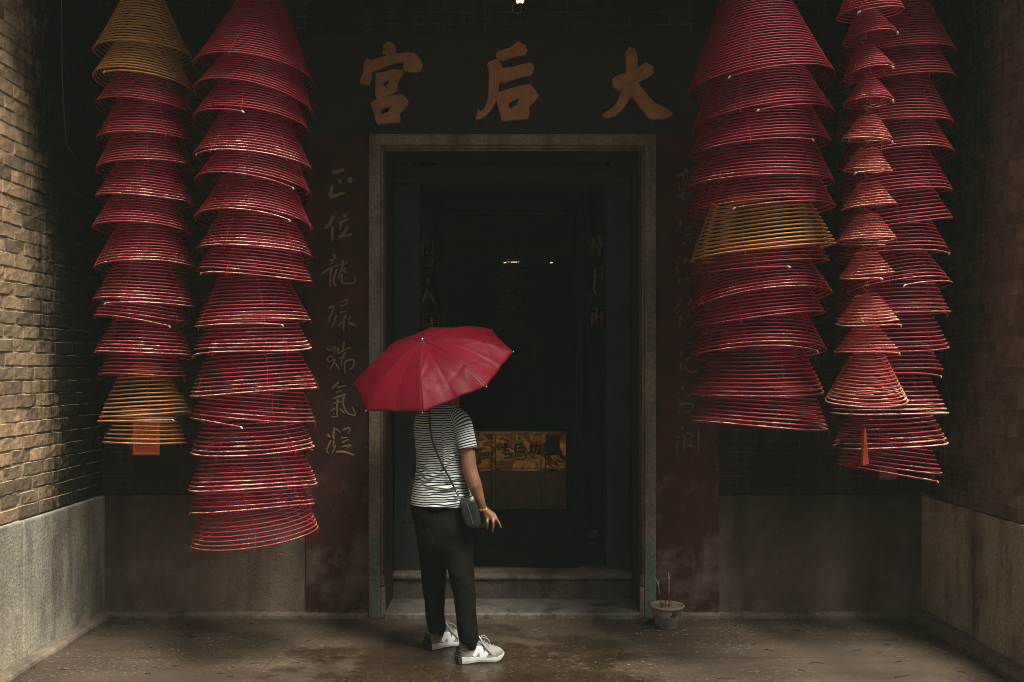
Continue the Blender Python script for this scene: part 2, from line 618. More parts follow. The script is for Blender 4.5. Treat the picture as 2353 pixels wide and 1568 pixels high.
mb = MB()
mb.add([(XL, -3.0, .004), (XR, -3.0, .004), (XR, 2.2, .004), (XL, 2.2, .004)], [(0, 1, 2, 3)])  # unseen pale sheet added for the reflection in the brass
tag(mb.build('reflector', stone_mat('pale_reflector', (.17, .16, .14), (.24, .225, .2), bump=.4, rough=.5)), 'unseen pale floor sheet added to reflect in the brass box', 'reflector', kind='structure')

# side walls: brick above a granite dado
def side_wall(name, x, sgn, hw, mat_b, mat_g, label):
    w = empty(name, (x, 5.87, 0), label, 'wall')
    b = MB()
    xs = sorted((x, x + sgn * .3))
    ys_ = 4.3 if sgn < 0 else 4.7
    b.box(xs[0], xs[1], ys_, 5.87, .785, ZT)
    if hw > .8: b.box(xs[0], xs[1], -3.0, ys_, .785, hw)  # unseen near stretch, its height shaped for the light it lets in
    b.build('mortar_bed', mat_b, w)
    joints = [5.868, 4.87, 3.6, 2.2, .8, -1.2, -2.99]
    bw, tone = brickwork(x, sgn, ys_ + .002, 5.866, .787, 4.5)
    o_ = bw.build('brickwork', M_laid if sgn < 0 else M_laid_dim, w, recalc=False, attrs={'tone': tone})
    bm_ = bmesh.new(); bm_.from_mesh(o_.data)
    if sgn > 0: bmesh.ops.reverse_faces(bm_, faces=bm_.faces)
    bm_.normal_update()
    if sum(f_.normal.x for f_ in bm_.faces) * -sgn < 0: bmesh.ops.reverse_faces(bm_, faces=bm_.faces)
    bm_.to_mesh(o_.data); bm_.free()
    xs = sorted((x - sgn * .022, x + sgn * .28))
    for i in range(len(joints) - 1):
        g = MB()
        # one rough-tooled block, its face subdivided and hammered
        y1, y0 = joints[i], joints[i + 1] + .007
        g.box(xs[0], xs[1], y0, y1, 0, .778 + .006 * math.sin(i * 2.1), .012)
        g.build('stone_block', mat_g, w)
    return w

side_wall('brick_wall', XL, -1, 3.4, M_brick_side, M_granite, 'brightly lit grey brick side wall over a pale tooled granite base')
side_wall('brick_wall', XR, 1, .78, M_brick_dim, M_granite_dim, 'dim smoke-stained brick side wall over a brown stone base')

# temple front
def front_brick(name, x0, x1, label):
    w = empty(name, ((x0 + x1) / 2, D, 0), label, 'wall')
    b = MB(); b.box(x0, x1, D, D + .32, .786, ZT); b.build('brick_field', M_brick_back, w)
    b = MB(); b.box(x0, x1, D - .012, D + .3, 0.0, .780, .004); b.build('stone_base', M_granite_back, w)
    return w

xa, xb = WX(705), WX(850)
xc, xd = WX(1505), WX(1650)
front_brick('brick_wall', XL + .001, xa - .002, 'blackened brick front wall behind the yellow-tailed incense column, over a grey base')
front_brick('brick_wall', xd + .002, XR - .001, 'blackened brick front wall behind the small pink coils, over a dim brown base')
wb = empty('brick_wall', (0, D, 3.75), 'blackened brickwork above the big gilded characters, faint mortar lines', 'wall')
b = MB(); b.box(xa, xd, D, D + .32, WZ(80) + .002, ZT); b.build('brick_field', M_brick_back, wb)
b = MB()
for px in (519, 559, 600, 640, 682, 722, 762, 806, 846):        # rubbed vertical joints of one course
    pass
for i in range(9):
    x = WX(745 + i * 40.5 + random.uniform(-2, 2))
    b.box(x - .0025, x + .0025, D - .004, D + .002, WZ(128), WZ(98))
b.box(WX(700), WX(1500), D - .004, D + .002, WZ(80.5), WZ(79.6))
b.build('pale_joint', basic('lime_joint', (.11, .09, .065), (.04, .035, .03), .9, scale=5), wb)

# kerbs
mb = MB()
def kerb_prof(w, h, n=8):
    return [(0, 0), (w, 0), (w, h * .55), (w * .93, h * .85), (w * .75, h), (0, h)]
def kerb(pts, inward, w=.075, h=.032, nm='kerb'):
    m = MB()
    pts = spline(pts, 60)
    rings = []
    for i, p in enumerate(pts):
        jw = w * (1 + .06 * math.sin(i * 1.7) + .04 * math.sin(i * 3.1)); jh = h * (1 + .06 * math.sin(i * 2.3))
        rings.append([(p[0] + inward[0] * a, p[1] + inward[1] * a, c) for a, c in kerb_prof(jw, jh)])
    m.loft(rings)
    return m
for pts, inw, lab, w, h in (
        ([(XL, D - .013, 0), (WX(848), D - .013, 0)], (0, -1), 'rounded cement kerb along the front wall below the big red coil column', .06, .03),
        ([(WX(1507), D - .013, 0), (XR, D - .013, 0)], (0, -1), 'rounded cement kerb along the front wall beside the incense pot', .06, .03),
        ([(XL + .023, D - .08, 0), (XL + .023, -3, 0)], (1, 0), 'cement kerb running along the brightly lit side wall', .085, .045),
        ([(XR - .023, D - .08, 0), (XR - .023, -3, 0)], (-1, 0), 'cement kerb running along the dim side wall', .10, .055)):
    tag(kerb(pts, inw, w, h).build('kerb', M_kerb, smooth=False), lab, 'kerb', kind='structure')

# porch roof overhead and unseen wall added behind the viewer to cut sky light
M_roof = basic('smoked_roof_boards', (.02, .017, .014), (.035, .03, .024), .9)
rf = empty('porch_roof', (0, 5.2, 4.5), 'dark timber porch roof above the incense columns', 'roof')
EY, EZ = 4.30, 4.12
m = MB()
ring0 = [(XL - .3, EY, EZ), (XR + .3, EY, EZ), (XR + .3, 6.4, ZT), (XL - .3, 6.4, ZT)]
m.add([*ring0, *[(p[0], p[1], p[2] + .14) for p in ring0]], [(0, 1, 2, 3), (4, 5, 6, 7), (0, 1, 5, 4), (1, 2, 6, 5), (2, 3, 7, 6), (3, 0, 4, 7)])
m.build('roof_deck', M_roof, rf)
for i in range(9):
    x = XL + .3 + i * .6
    m = MB(); k = (ZT - EZ) / (6.4 - EY)
    pts = [(x, EY + .02, EZ - .06), (x, 5.86, EZ - .06 + k * (5.86 - EY - .02))]
    m.tube(pts, .045, 10); m.build('rafter', M_dark, rf, smooth=True)
m = MB(); m.tube([(XL + .001, 4.9, EZ + .14), (XR - .001, 4.9, EZ + .14)], .06, 16); m.build('purlin', M_dark, rf, smooth=True)

cw = empty('sky_block_wall', (0, -3.1, 0), 'unseen pale wall behind the viewer, added to limit low sky light', 'wall')
m = MB(); m.box(XL - .3, XR + .3, -3.3, -3.0, 0, 4.8); m.build('wall_body', M_sky_block, cw)
m = MB(); m.box(-.75, .75, -3.0, -2.985, 0, 2.2); m.build('gate_leaf', M_dark, cw)

# dark hall behind the doorway
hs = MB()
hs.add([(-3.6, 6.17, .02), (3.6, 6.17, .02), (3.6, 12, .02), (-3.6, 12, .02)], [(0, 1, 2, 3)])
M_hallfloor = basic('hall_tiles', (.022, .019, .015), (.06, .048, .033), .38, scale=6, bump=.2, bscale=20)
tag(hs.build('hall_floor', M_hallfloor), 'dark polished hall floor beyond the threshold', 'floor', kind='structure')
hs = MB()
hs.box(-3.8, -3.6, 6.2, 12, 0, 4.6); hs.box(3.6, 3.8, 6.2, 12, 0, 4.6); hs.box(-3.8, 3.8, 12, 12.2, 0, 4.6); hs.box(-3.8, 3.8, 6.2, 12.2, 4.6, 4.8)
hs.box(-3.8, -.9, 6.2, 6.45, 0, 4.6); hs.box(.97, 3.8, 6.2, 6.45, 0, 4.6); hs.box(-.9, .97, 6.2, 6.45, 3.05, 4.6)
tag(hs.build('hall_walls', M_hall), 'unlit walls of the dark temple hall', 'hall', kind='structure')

# ---- red plaster piers with couplets, and the name panel
CH_Y = D - .030          # face of piers
M_gilt = basic('smoked_gilt', (.54, .225, .075), (.34, .14, .045), .55, metal=.1, scale=14, bump=.25, bscale=40)
M_ink_l = basic('rubbed_gilt', (.32, .215, .13), (.2, .135, .08), .55, scale=25, bump=.5, bscale=70)
M_ink_r = basic('smoked_relief', (.15, .12, .08), (.09, .075, .055), .7, scale=25, bump=.4, bscale=70)

LEFT = [
 [([(225,130),(290,115),(350,100)],22),([(392,180),(415,232)],26),([(298,200),(310,250)],16),([(225,250),(207,345),(225,372),(300,345),(365,335)],19)],
 [([(235,555),(200,640),(145,700)],20),([(225,670),(225,825)],14),([(345,545),(355,590)],20),([(290,645),(340,620),(400,600)],14),([(330,610),(310,660),(300,715)],13),([(380,665),(355,720),(300,780)],13),([(285,785),(350,765),(425,760)],17)],
 [([(225,960),(260,980)],17),([(190,1025),(270,990)],10),([(240,1020),(200,1065)],9),([(115,1155),(200,1100),(300,1060)],10),([(220,1090),(203,1180),(208,1290)],11),([(280,1095),(242,1180),(242,1250),(270,1280)],12),([(335,1010),(320,1100),(280,1215)],12),([(380,1030),(340,1060)],9),([(365,1095),(335,1125),(375,1140)],10),([(325,1150),(320,1220),(345,1250),(420,1250),(453,1230),(447,1180)],11)],
 [([(180,1500),(255,1470)],11),([(245,1480),(215,1560),(185,1620),(205,1645)],10),([(265,1570),(240,1650),(205,1710)],11),([(300,1440),(380,1420),(365,1470)],12),([(300,1480),(380,1465)],9),([(295,1550),(370,1530)],9),([(370,1560),(330,1640),(280,1690)],10),([(340,1620),(340,1735)],11),([(380,1645),(470,1680)],13),([(420,1570),(385,1630)],6)],
 [([(170,1906),(200,1926),(255,1891),(240,1966)],10),([(210,1981),(177,2006),(182,2036),(215,2036),(235,2006),(212,1981)],7),([(255,2016),(230,2076),(195,2121)],11),([(255,2056),(295,2121)],10),([(345,1831),(330,1916)],12),([(285,1896),(285,1956),(340,1926),(400,1901),(412,1890)],10),([(360,1946),(320,2006)],12),([(290,2006),(350,2006)],9),([(320,2016),(320,2091)],7),([(350,2036),(352,2171)],7),([(350,2036),(440,2026),(435,2096),(400,2121)],11)],
 [([(290,2246),(215,2321)],12),([(270,2306),(365,2281)],9),([(260,2356),(330,2331)],8),([(230,2416),(340,2381),(350,2356)],11),([(350,2366),(335,2466),(370,2556),(440,2586),(455,2566),(425,2496)],10),([(225,2466),(330,2446)],9),([(280,2416),(270,2516),(275,2601)],11),([(250,2516),(205,2551)],9),([(300,2516),(350,2566)],9),([(210,2596),(285,2601)],7)],
 [([(170,2776),(205,2811)],13),([(245,2706),(235,2806),(250,2826)],11),([(260,2716),(310,2766)],8),([(320,2736),(400,2716),(385,2776)],10),([(310,2816),(385,2806)],8),([(320,2866),(390,2826)],9),([(310,2906),(410,2886),(370,2921)],8),([(240,2836),(235,2906)],10),([(210,2836),(170,2936),(185,2971)],9),([(260,2886),(220,2981)],8),([(260,2956),(350,2956),(450,2991)],12)],
]
RIGHT = [
 [([(255,95),(275,150)],22),([(170,160),(250,135)],18),([(235,140),(235,210)],11),([(185,230),(205,310),(270,270),(260,220)],9),([(225,260),(260,250)],7),([(150,390),(210,355),(260,325)],11),([(220,320),(235,415)],12),([(290,330),(310,380)],11)],
 [([(205,600),(200,690)],22),([(250,700),(330,670)],8),([(240,770),(340,740)],8),([(240,820),(235,860)],14),([(300,780),(305,860)],8)],
 [([(190,970),(215,1000)],14),([(265,990),(245,1060)],14),([(170,1060),(175,1130),(205,1115)],10),([(195,1190),(180,1265)],14),([(240,1220),(330,1170)],8),([(280,1180),(285,1260)],7)],
 [([(230,1410),(160,1500),(150,1540)],9),([(175,1535),(180,1550)],18),([(320,1400),(280,1490)],11),([(215,1566),(190,1706)],12),([(300,1536),(290,1596)],9),([(230,1606),(270,1666)],8)],
 [([(205,1916),(215,1996)],11),([(215,2046),(200,2146)],12),([(240,2076),(290,2146),(370,2136),(380,2096)],11),([(230,2016),(330,2006)],8),([(260,1856),(340,1846)],8)],
 [([(215,2296),(240,2306)],18),([(180,2406),(190,2431)],14),([(185,2576),(190,2496),(250,2466),(330,2476),(320,2526),(260,2556)],11),([(260,2416),(340,2346)],8)],
 [([(215,2706),(235,2711)],16),([(175,2796),(180,2816)],16),([(170,2856),(165,2986)],8),([(245,2786),(240,2966)],9),([(270,2756),(340,2796)],8),([(280,2896),(320,2886),(310,2926)],8),([(390,2716),(390,2976)],8)],
]

def couplet(name, x0, x1, chars, ox, mat, label):
    w = empty(name, ((x0 + x1) / 2, CH_Y, 0), label, 'wall')
    b = MB(); b.box(x0, x1, CH_Y, D + .3, .0, WZ(312) - .001, .003); b.build('plaster', M_plaster, w)
    dd = CH_Y
    for ch in chars:
        c = MB()
        for k, (pts, hw) in enumerate(ch):
            c_ = lambda x, y: tuple(P(ox + x * .2273, 367.6 + y * .2273, dd) + np.array((0, -.001, 0)))
            brush(c, pts, hw * .2273 * dd / F, c_, .006 + .0004 * k)
        c.build('character', mat, w, smooth=True)
    return w
couplet('plaster_pier', xa, xb - .001, LEFT, 712.3, M_ink_l, 'dark red plaster pier carved with seven clear brushed characters')
couplet('plaster_pier', xc + .001, xd, RIGHT, 1516.5, M_ink_r, 'dark red plaster pier behind the incense pot, faint half-hidden characters')

BIG = [
 # gong
 [([(262,160),(265,100),(300,70),(345,95),(352,160),(300,175)], []),
  ([(150,192),(190,200),(300,165),(420,147),(480,150),(520,195),(538,240),(525,270),(490,285),(440,282),(398,266),(408,210),(350,220),(280,245),(230,268),(190,285),(187,330),(170,370),(110,360),(108,335),(130,290),(135,230)], []),
  ([(215,290),(265,285),(330,262),(402,268),(405,290),(365,355),(360,415),(330,430),(285,447),(225,468),(212,440)], [[(268,357),(310,333),(305,357),(285,378),(270,376)]]),
  ([(185,520),(182,490),(230,465),(310,445),(400,433),(438,480),(437,500),(377,565),(382,585),(383,625),(330,628),(230,643),(215,620),(205,570)], [[(248,540),(285,522),(322,518),(300,555),(262,572),(250,562)]])],
 # hou
 [([(1045,190),(1033,165),(1050,140),(1130,115),(1192,72),(1240,100),(1252,140),(1235,165),(1150,180),(1080,205)], []),
  ([(985,215),(1040,192),(1060,200),(1082,255),(1160,245),(1265,215),(1290,225),(1297,260),(1280,305),(1200,320),(1100,355),(1064,350),(1052,420),(1040,480),(1000,545),(960,590),(897,615),(905,575),(918,530),(930,555),(965,520),(985,440),(990,330),(988,250),(975,240)], []),
  ([(1045,425),(1120,400),(1200,375),(1275,365),(1310,410),(1332,445),(1262,530),(1272,560),(1258,602),(1150,610),(1080,622),(1058,540),(1042,480)], [[(1125,500),(1160,475),(1197,467),(1180,505),(1140,532),(1127,524)]])],
 # da
 [([(1830,330),(1870,305),(1925,285),(2010,250),(2060,215),(2115,240),(2115,290),(2060,330),(2010,355),(1920,400),(1875,415),(1840,380)], []),
  ([(1920,150),(1950,110),(1995,130),(2010,200),(2005,280),(2000,350),(1965,440),(1920,520),(1860,580),(1800,600),(1768,590),(1765,570),(1830,530),(1870,480),(1895,410),(1925,330),(1930,230)], []),
  ([(1955,440),(2005,355),(2060,420),(2120,490),(2200,530),(2248,565),(2240,580),(2190,602),(2150,598),(2105,608),(2080,590),(2040,540),(1985,470)], [])],
]
lp = empty('name_panel', (0, CH_Y, WZ(200)), 'smoke-dark panel over the doorway with three big gilded characters', 'name panel')
b = MB(); b.box(xa, xd, CH_Y, D + .3, WZ(312), WZ(80), .003); b.build('panel', M_lintel, lp)
for ch in BIG:
    c = MB()
    for k, (o_, hl) in enumerate(ch):
        def to3(u, v, t, k=k):
            q = P(792.7 + u * .33447, 74.7 + v * .33447, CH_Y)
            q[1] = CH_Y + .002 - t
            return tuple(q)
        c.poly(o_, hl, to3, .030 + .0012 * k)
    c.build('character', M_gilt, lp)

# ---- door frame
fr = empty('door_frame', (0, 5.83, 0), 'carved stone door frame, pale brown above and green near the ground', 'door frame')
y0f = D - .052
zsplit = WZ(1235)
zt0, zt1 = WZ(338), WZ(313)
for (xo, xi, sg) in ((WX(850.5), WX(876), 1), (WX(1504.5), WX(1479), -1)):
    a_, c_ = sorted((xo, xi))
    m = MB(); m.box(a_, c_, y0f, D - .005, zsplit, zt1, .004); m.build('jamb', M_frame, fr)
    m = MB(); m.box(a_, c_, y0f, D - .005, 0, zsplit, .004); m.build('jamb_foot', M_green, fr)
    # moulded inner edge: two beads stepping back
    for k, (off, yb, r) in enumerate(((.008, D - .03, .010), (.022, D - .012, .009))):
        m = MB(); m.tube([(xi + sg * off, yb, WZ(1340) if k == 0 else .03), (xi + sg * off, yb, zt0 - off)], r, 10)
        m.build('bead', M_frame if k == 0 else basic('rust_paint', (.13, .05, .028), (.08, .04, .025), .75), fr, smooth=True)
    # stop block with carved rings
    m = MB()
    for q in range(4):
        m.tube([(xi + sg * .010, D - .030, WZ(1340 - q * 6.5) - .004), (xi + sg * .010, D - .030, WZ(1340 - q * 6.5) + .006)], [.0145, .0145], 10)
    m.box(min(xi + sg * .001, xi + sg * .03), max(xi + sg * .001, xi + sg * .03), D - .045, D - .001, .0, WZ(1346), .004)
    m.build('bead_stop', M_frame, fr)
    a_, c_ = sorted((xo, xi + sg * .034))
    m = MB(); m.box(a_, c_, D - .0045, 6.17, .0, zt0 - .034); m.build('reveal', M_dark, fr)
m = MB(); m.box(WX(876) + .0005, WX(1479) - .0005, y0f, D - .005, zt0, zt1, .004); m.build('head', M_frame, fr)
for k, (off, yb, r) in enumerate(((.008, D - .03, .010), (.022, D - .012, .009))):
    m = MB(); m.tube([(WX(876) + off, yb, zt0 - off), (WX(1479) - off, yb, zt0 - off)], r, 10); m.build('bead', M_frame, fr, smooth=True)
m = MB(); m.box(WX(850.5), WX(1504.5), D - .0045, 6.17, zt0 - .034, zt1 + .2); m.build('reveal', M_dark, fr)

xin0, xin1 = WX(876) + .034, WX(1479) - .034
# doorstep slab, riser and worn threshold
ds = empty('doorstep', (0, 5.95, 0), 'low stone doorstep with a damp dark stain in front of the threshold', 'doorstep')
m = MB()
n = 60
rings = []
for i in range(n):
    x = xin0 + .0006 + (xin1 - xin0 - .0012) * i / (n - 1)
    e = .004 * math.sin(i * .9) + .003 * math.sin(i * 2.3)
    rings.append([(x, 5.785 + e, 0), (x, 5.785 + e, .026), (x, 5.80 + e, .036), (x, 6.0, .034), (x, 6.17, .034), (x, 6.17, 0)])
m.loft(rings); m.build('slab', M_step, ds)
m = MB()                                   # worn hollow that holds water
for (px, py, a, bb) in ((1385, 1394, .085, .045),):
    c0 = P(px, py, 5.98)
    ring = [(c0[0] + a * math.cos(t), 6.0 + bb * math.sin(t), .0385) for t in np.linspace(0, 2 * PI, 40, endpoint=False)]
    m.add(ring, [tuple(range(40))])
m.build('damp_hollow', basic('wet_stone', (.03, .027, .022), (.045, .04, .032), .3), ds)

th = empty('threshold', (0, 6.3, 0), 'raised stone threshold worn into a dip along its rounded top', 'threshold')
m = MB(); m.box(xin0 + .0006, xin1 - .0006, 6.171, 6.42, 0, .155, .008); m.build('riser', M_riser, th)
tops = [(885, 1312), (960, 1311), (1040, 1312), (1100, 1313), (1180, 1314), (1250, 1316), (1300, 1317.5), (1335, 1314), (1365, 1307), (1395, 1306.5), (1425, 1310), (1462, 1311)]
rings = []
for i in range(80):
    x = xin0 + .001 + (xin1 - xin0 - .002) * i / 79
    px = 1165 + x * F / 6.2
    zt = H - (np.interp(px, [t[0] for t in tops], [t[1] for t in tops]) - 845) * 6.22 / F
    wob = .004 * math.sin(i * .7) + .002 * math.sin(i * 1.9)
    hgt = zt - .157
    rings.append([(x, 6.155 + .27 * t + (wob if t < .3 else 0), .157 + hgt * q) for t, q in ((.06, 0), (0, .25), (.0, .55), (.06, .85), (.16, 1), (.4, 1), (.8, .95), (.98, .6), (1, 0))])
m = MB(); m.loft(rings); m.build('worn_top', M_sillstone, th, smooth=True)

ip = empty('inner_door_frame', (0, 6.4, .2), 'grey stone posts and beam standing on the threshold inside the doorway', 'door frame')
for x0, x1 in ((xin0 + .002, -.597), (.678, xin1 - .002)):
    m = MB(); m.box(x0, x1, 6.225, 6.42, .205, 2.86, .01); m.build('post', M_post, ip)
m = MB(); m.box(xin0 + .002, xin1 - .002, 6.225, 6.42, 2.863, 2.98, .006); m.build('beam', M_dark, ip)

# ================================================================= INCENSE COILS
M_red = coil_mat('red_incense', (.185, .0018, .020), (.26, .0034, .030), .2)
M_rust = coil_mat('rust_incense', (.29, .030, .032), (.36, .050, .044), .35)
M_yel = coil_mat('mustard_incense', (.40, .185, .04), (.48, .24, .06), .3)
M_brown = coil_mat('brown_incense', (.28, .125, .035), (.36, .17, .05), .35)
M_thread = basic('red_thread', (.42, .03, .012), (.3, .02, .01), .8)
M_ash = basic('white_ash', (.66, .62, .55), (.5, .46, .4), .95)
M_wire = basic('hook_wire', (.42, .32, .2), None, .4, metal=.7)


def incense_coil(d, xl, yl, xr, yr, fy, gap, sp, mat, label, group, tail=None, s=.46, p=1.0, sag=.004, ash=.4, tr=.0042, full=False, hook=None, nthread=5, seed=0, cord=False):
    rng = np.random.default_rng(seed)
    k = d / F
    a = (xr - xl) / 2 * k
    cx, cy = (xl + xr) / 2, (yl + yr) / 2
    c = P(cx, cy, d)
    roll = math.atan2(-(yr - yl), xr - xl)                # lower on one side
    f_meas = cy - fy
    b_exp = (xr - xl) / 2 * (845 - cy) / F
    pitch = max(-.16, min(.16, (f_meas - b_exp) / ((xr - xl) / 2)))
    spm = sp * k
    if not full: tr = max(.0039, min(.0047, .30 * spm))
    hgt = (gap + 24) * k if not full else gap * k
    n = max(6.0, hgt / spm)
    SEG = 88
    if tail is not None:
        ct = max(-.98, min(.98, (tail - cx) / ((xr - xl) / 2)))
        phi0 = -math.acos(ct)                              # front side is y < 0
    else:
        phi0 = rng.uniform(.35, 2.8)
    direc = 1 if (tail is None or tail < cx) else -1       # the free end lies to the nearer side
    t = np.arange(0, n, 1.0 / SEG)
    ph = phi0 + direc * 2 * PI * t
    h = spm * t
    r = a * (1 - s * (h / a) ** p) if p >= 1 else a * (1 - s * ((h / a + .02) ** p - .02 ** p))
    r = np.maximum(r, .12 * a)
    w = np.exp(-t / 1.8)
    p1, p2 = rng.uniform(0, 6.28, 2)
    z = h + sag * w * (np.cos(3 * ph + p1) + .7 * np.cos(2 * ph + p2)) + .0006 * np.cos(5 * ph + p1) + .0005 * np.sin(2 * ph + p2 + t * .15)
    z -= spm * .75 * np.exp(-t / .10) * (1 if tail is not None else .3)      # drooping free end
    r = r * (1 + .006 * np.cos(2 * ph + p2) + .003 * np.sin(3 * ph))
    pts = np.stack((r * np.cos(ph), r * np.sin(ph), z), 1)
    R = (Matrix.Rotation(-roll, 3, 'Y') @ Matrix.Rotation(-pitch, 3, 'X'))
    Rn = np.array(R)
    root = empty('incense_coil', c, label, 'incense coil', group)
    # sides of the rod
    N = len(pts)
    seed_seg = rng.random(N)
    sm = np.convolve(seed_seg, np.ones(2) / 2, 'same')
    amount = np.clip(ash * (.45 + 1.3 * np.exp(-t / 3.5)), 0, 1.5)
    lump = np.clip((sm - (1 - .55 * amount)) * 5, 0, 1)
    rad = tr * (1 + .05 * rng.standard_normal(N)) + .0008 * lump
    v, f = tube(pts @ Rn.T, rad, 6)
    tz = np.tile(np.array([math.cos(j * PI / 3) for j in range(6)]), N)       # first axis starts upward
    up = v[:, 2] - np.repeat((pts @ Rn.T)[:, 2], 6)
    top = np.clip(up / np.repeat(rad, 6) * 1.2 + .1, 0, 1)
    ashv = np.repeat(np.clip(amount, 0, 1.5) * (.55 + .9 * sm), 6) * top
    film_glint = np.repeat(np.exp(-t / 5), 6) * top
    m = MB(); m.add(v + c, f)
    m.build('coiled_rod', mat, root, smooth=True, recalc=False, attrs={'ash': ashv, 'film_glint': film_glint})
    # threads that tie the turns together
    a0 = rng.uniform(0, 6.28)
    hh = np.linspace(-.002, h[-1], 14)
    rr = np.interp(hh, h, r)
    for q in range(nthread):
        an = a0 + q * 2 * PI / nthread + .025 * np.sin(hh * 22 + q)
        tp = np.stack(((rr + tr + .0004) * np.cos(an), (rr + tr + .0004) * np.sin(an), hh), 1) @ Rn.T + c
        if q % 2 == 0:
            tp = np.vstack((tp[0] + np.array((rng.uniform(-.004, .004), 0, -.018)), tp))
        mt = MB(); mt.tube(tp, .0009, 3); mt.build('thread', M_thread, root)
    # ash on the burning end
    if tail is not None:
        mt = MB()
        e0, e1 = pts[0] @ Rn.T + c, pts[3] @ Rn.T + c
        dv = (e0 - e1) / np.linalg.norm(e0 - e1)
        mt.tube(spline([e0 - dv * .004, e0 + dv * .004, e0 + dv * .010 + np.array((0, 0, -.004)), e0 + dv * .013 + np.array((0, 0, -.009))], 8), [.0040, .0046, .0052, .0048, .005, .0042, .0035, .0016], 8)
        mt.build('ash_tip', M_ash, root, smooth=True)
    if full:
        apex = np.array((0, 0, h[-1] + hook * k)) @ Rn.T + c
        for q in range(4):
            an = a0 + q * PI / 2
            e = np.array((r[-1] * math.cos(an), r[-1] * math.sin(an), h[-1])) @ Rn.T + c
            mt = MB(); mt.tube([e, apex], .0009, 4); mt.build('hanger_thread', M_thread, root)
        hk = spline([apex + np.array(o_) * k for o_ in ((0, 0, -2), (-6, 0, 3), (-7, 0, 8), (0, 0, 11), (6, 0, 7), (3, 0, 16), (2, 0, 26))], 26)
        mt = MB(); mt.tube(hk, .0012, 5); mt.build('wire_hook', M_wire, root, smooth=True)
    if cord:                         # the top coil hangs from the roof
        ztop = EZ + (c[1] - EY) * (ZT - EZ) / (6.4 - EY) - .01
        apex = np.array((c[0], c[1], min(c[2] + h[-1] + .12, ztop - .1)))
        for q in range(4):
            an = a0 + q * PI / 2
            e = np.array((r[-1] * math.cos(an), r[-1] * math.sin(an), h[-1])) @ Rn.T + c
            mt = MB(); mt.tube([e, apex], .0012, 4); mt.build('hanger_thread', M_thread, root)
        mt = MB(); mt.tube([apex, (c[0], c[1], ztop)], .0025, 6); mt.build('cord', M_wire, root)
    return root


ORD = ['first', 'second', 'third', 'fourth', 'fifth', 'sixth', 'seventh', 'eighth', 'ninth', 'tenth', 'eleventh', 'twelfth', 'thirteenth', 'fourteenth', 'fifteenth', 'sixteenth']

# (xl, yl, xr, yr, front rim y, turn spacing, material, tail x, profile p, ash)
COL_A = [
 (224,127,437,131,95,7.2,'y',None,.9,.05),(219,193,441,208,162,7.0,'y',288,.9,.25),(226,253,444,270,227,6.2,'r',None,.9,.4),(231,325,442,329,305,6.4,'r',None,.95,.45),
 (229,399,439,386,370,6.5,'r',None,.95,.5),(230,458,441,472,448,6.5,'r',None,.95,.7),(222,530,434,537,513,6.6,'r',None,1.0,.5),(226,622,446,617,601,7.0,'r',None,1.0,.7),
 (222,696,444,706,693,7.5,'r',289,1.0,.75),(223,729,429,748,731,8.0,'r',410,1.05,.6),(226,814,439,824,815,8.0,'r',None,1.05,.7),(234,865,425,872,866,8.6,'r',None,1.05,.45),
 (233,971,437,956,966,9.4,'b',417,1.1,.55),(243,1017,427,1025,1023,9.4,'b',None,1.1,.5)]
COL_B = [
 (449,162,721,189,127,6.4,'r',None,.92,.03),(451,220,720,263,189,6.6,'r',None,.92,.12),(451,281,711,303,252,6.6,'r',593,.92,.3),(449,372,713,389,346,6.7,'r',484,.95,.75),
 (454,427,715,449,401,6.7,'r',690,.95,.5),(454,513,716,527,482,6.9,'r',683,.95,.7),(460,582,716,593,567,7.5,'r',None,1.0,.75),(458,624,715,651,629,7.5,'r',492,1.0,.6),
 (455,755,713,743,744,8.1,'r',670,1.05,.7),(452,810,713,805,810,8.2,'r',462,1.05,.75),(445,910,727,896,908,9.0,'r',None,1.25,.7),(445,961,721,978,972,9.2,'r',592,1.2,.55),
 (445,1042,721,1037,1054,9.4,'r',None,1.2,.75),(441,1126,727,1118,1131,9.2,'r',None,1.3,.7),(444,1171,720,1162,1174,9.0,'r',455,1.2,.55),(446,1248,730,1224,1266,9.2,'r',None,1.45,.45)]
COL_C = [
 (1583,214,1911,183,154,6.6,'r',1646,.92,.03),(1589,304,1909,271,244,7.0,'r',1702,.92,.12),(1585,359,1904,339,319,7.0,'r',1817,.95,.3),(1580,429,1909,429,405,7.5,'r',None,.95,.5),
 (1581,494,1909,483,465,7.5,'r',1655,.95,.45),(1589,601,1915,572,572,8.9,'y',None,1.0,.35),(1591,632,1900,609,609,8.8,'r',1762,1.0,.2),(1589,711,1906,685,667,8.0,'r',None,1.0,.55),
 (1593,755,1891,728,728,8.0,'r',None,1.0,.35),(1589,820,1895,817,797,8.8,'r',1836,1.0,.5),(1596,909,1885,905,914,9.2,'r',None,1.15,.45),(1589,970,1895,993,990,9.2,'r',None,1.1,.6)]
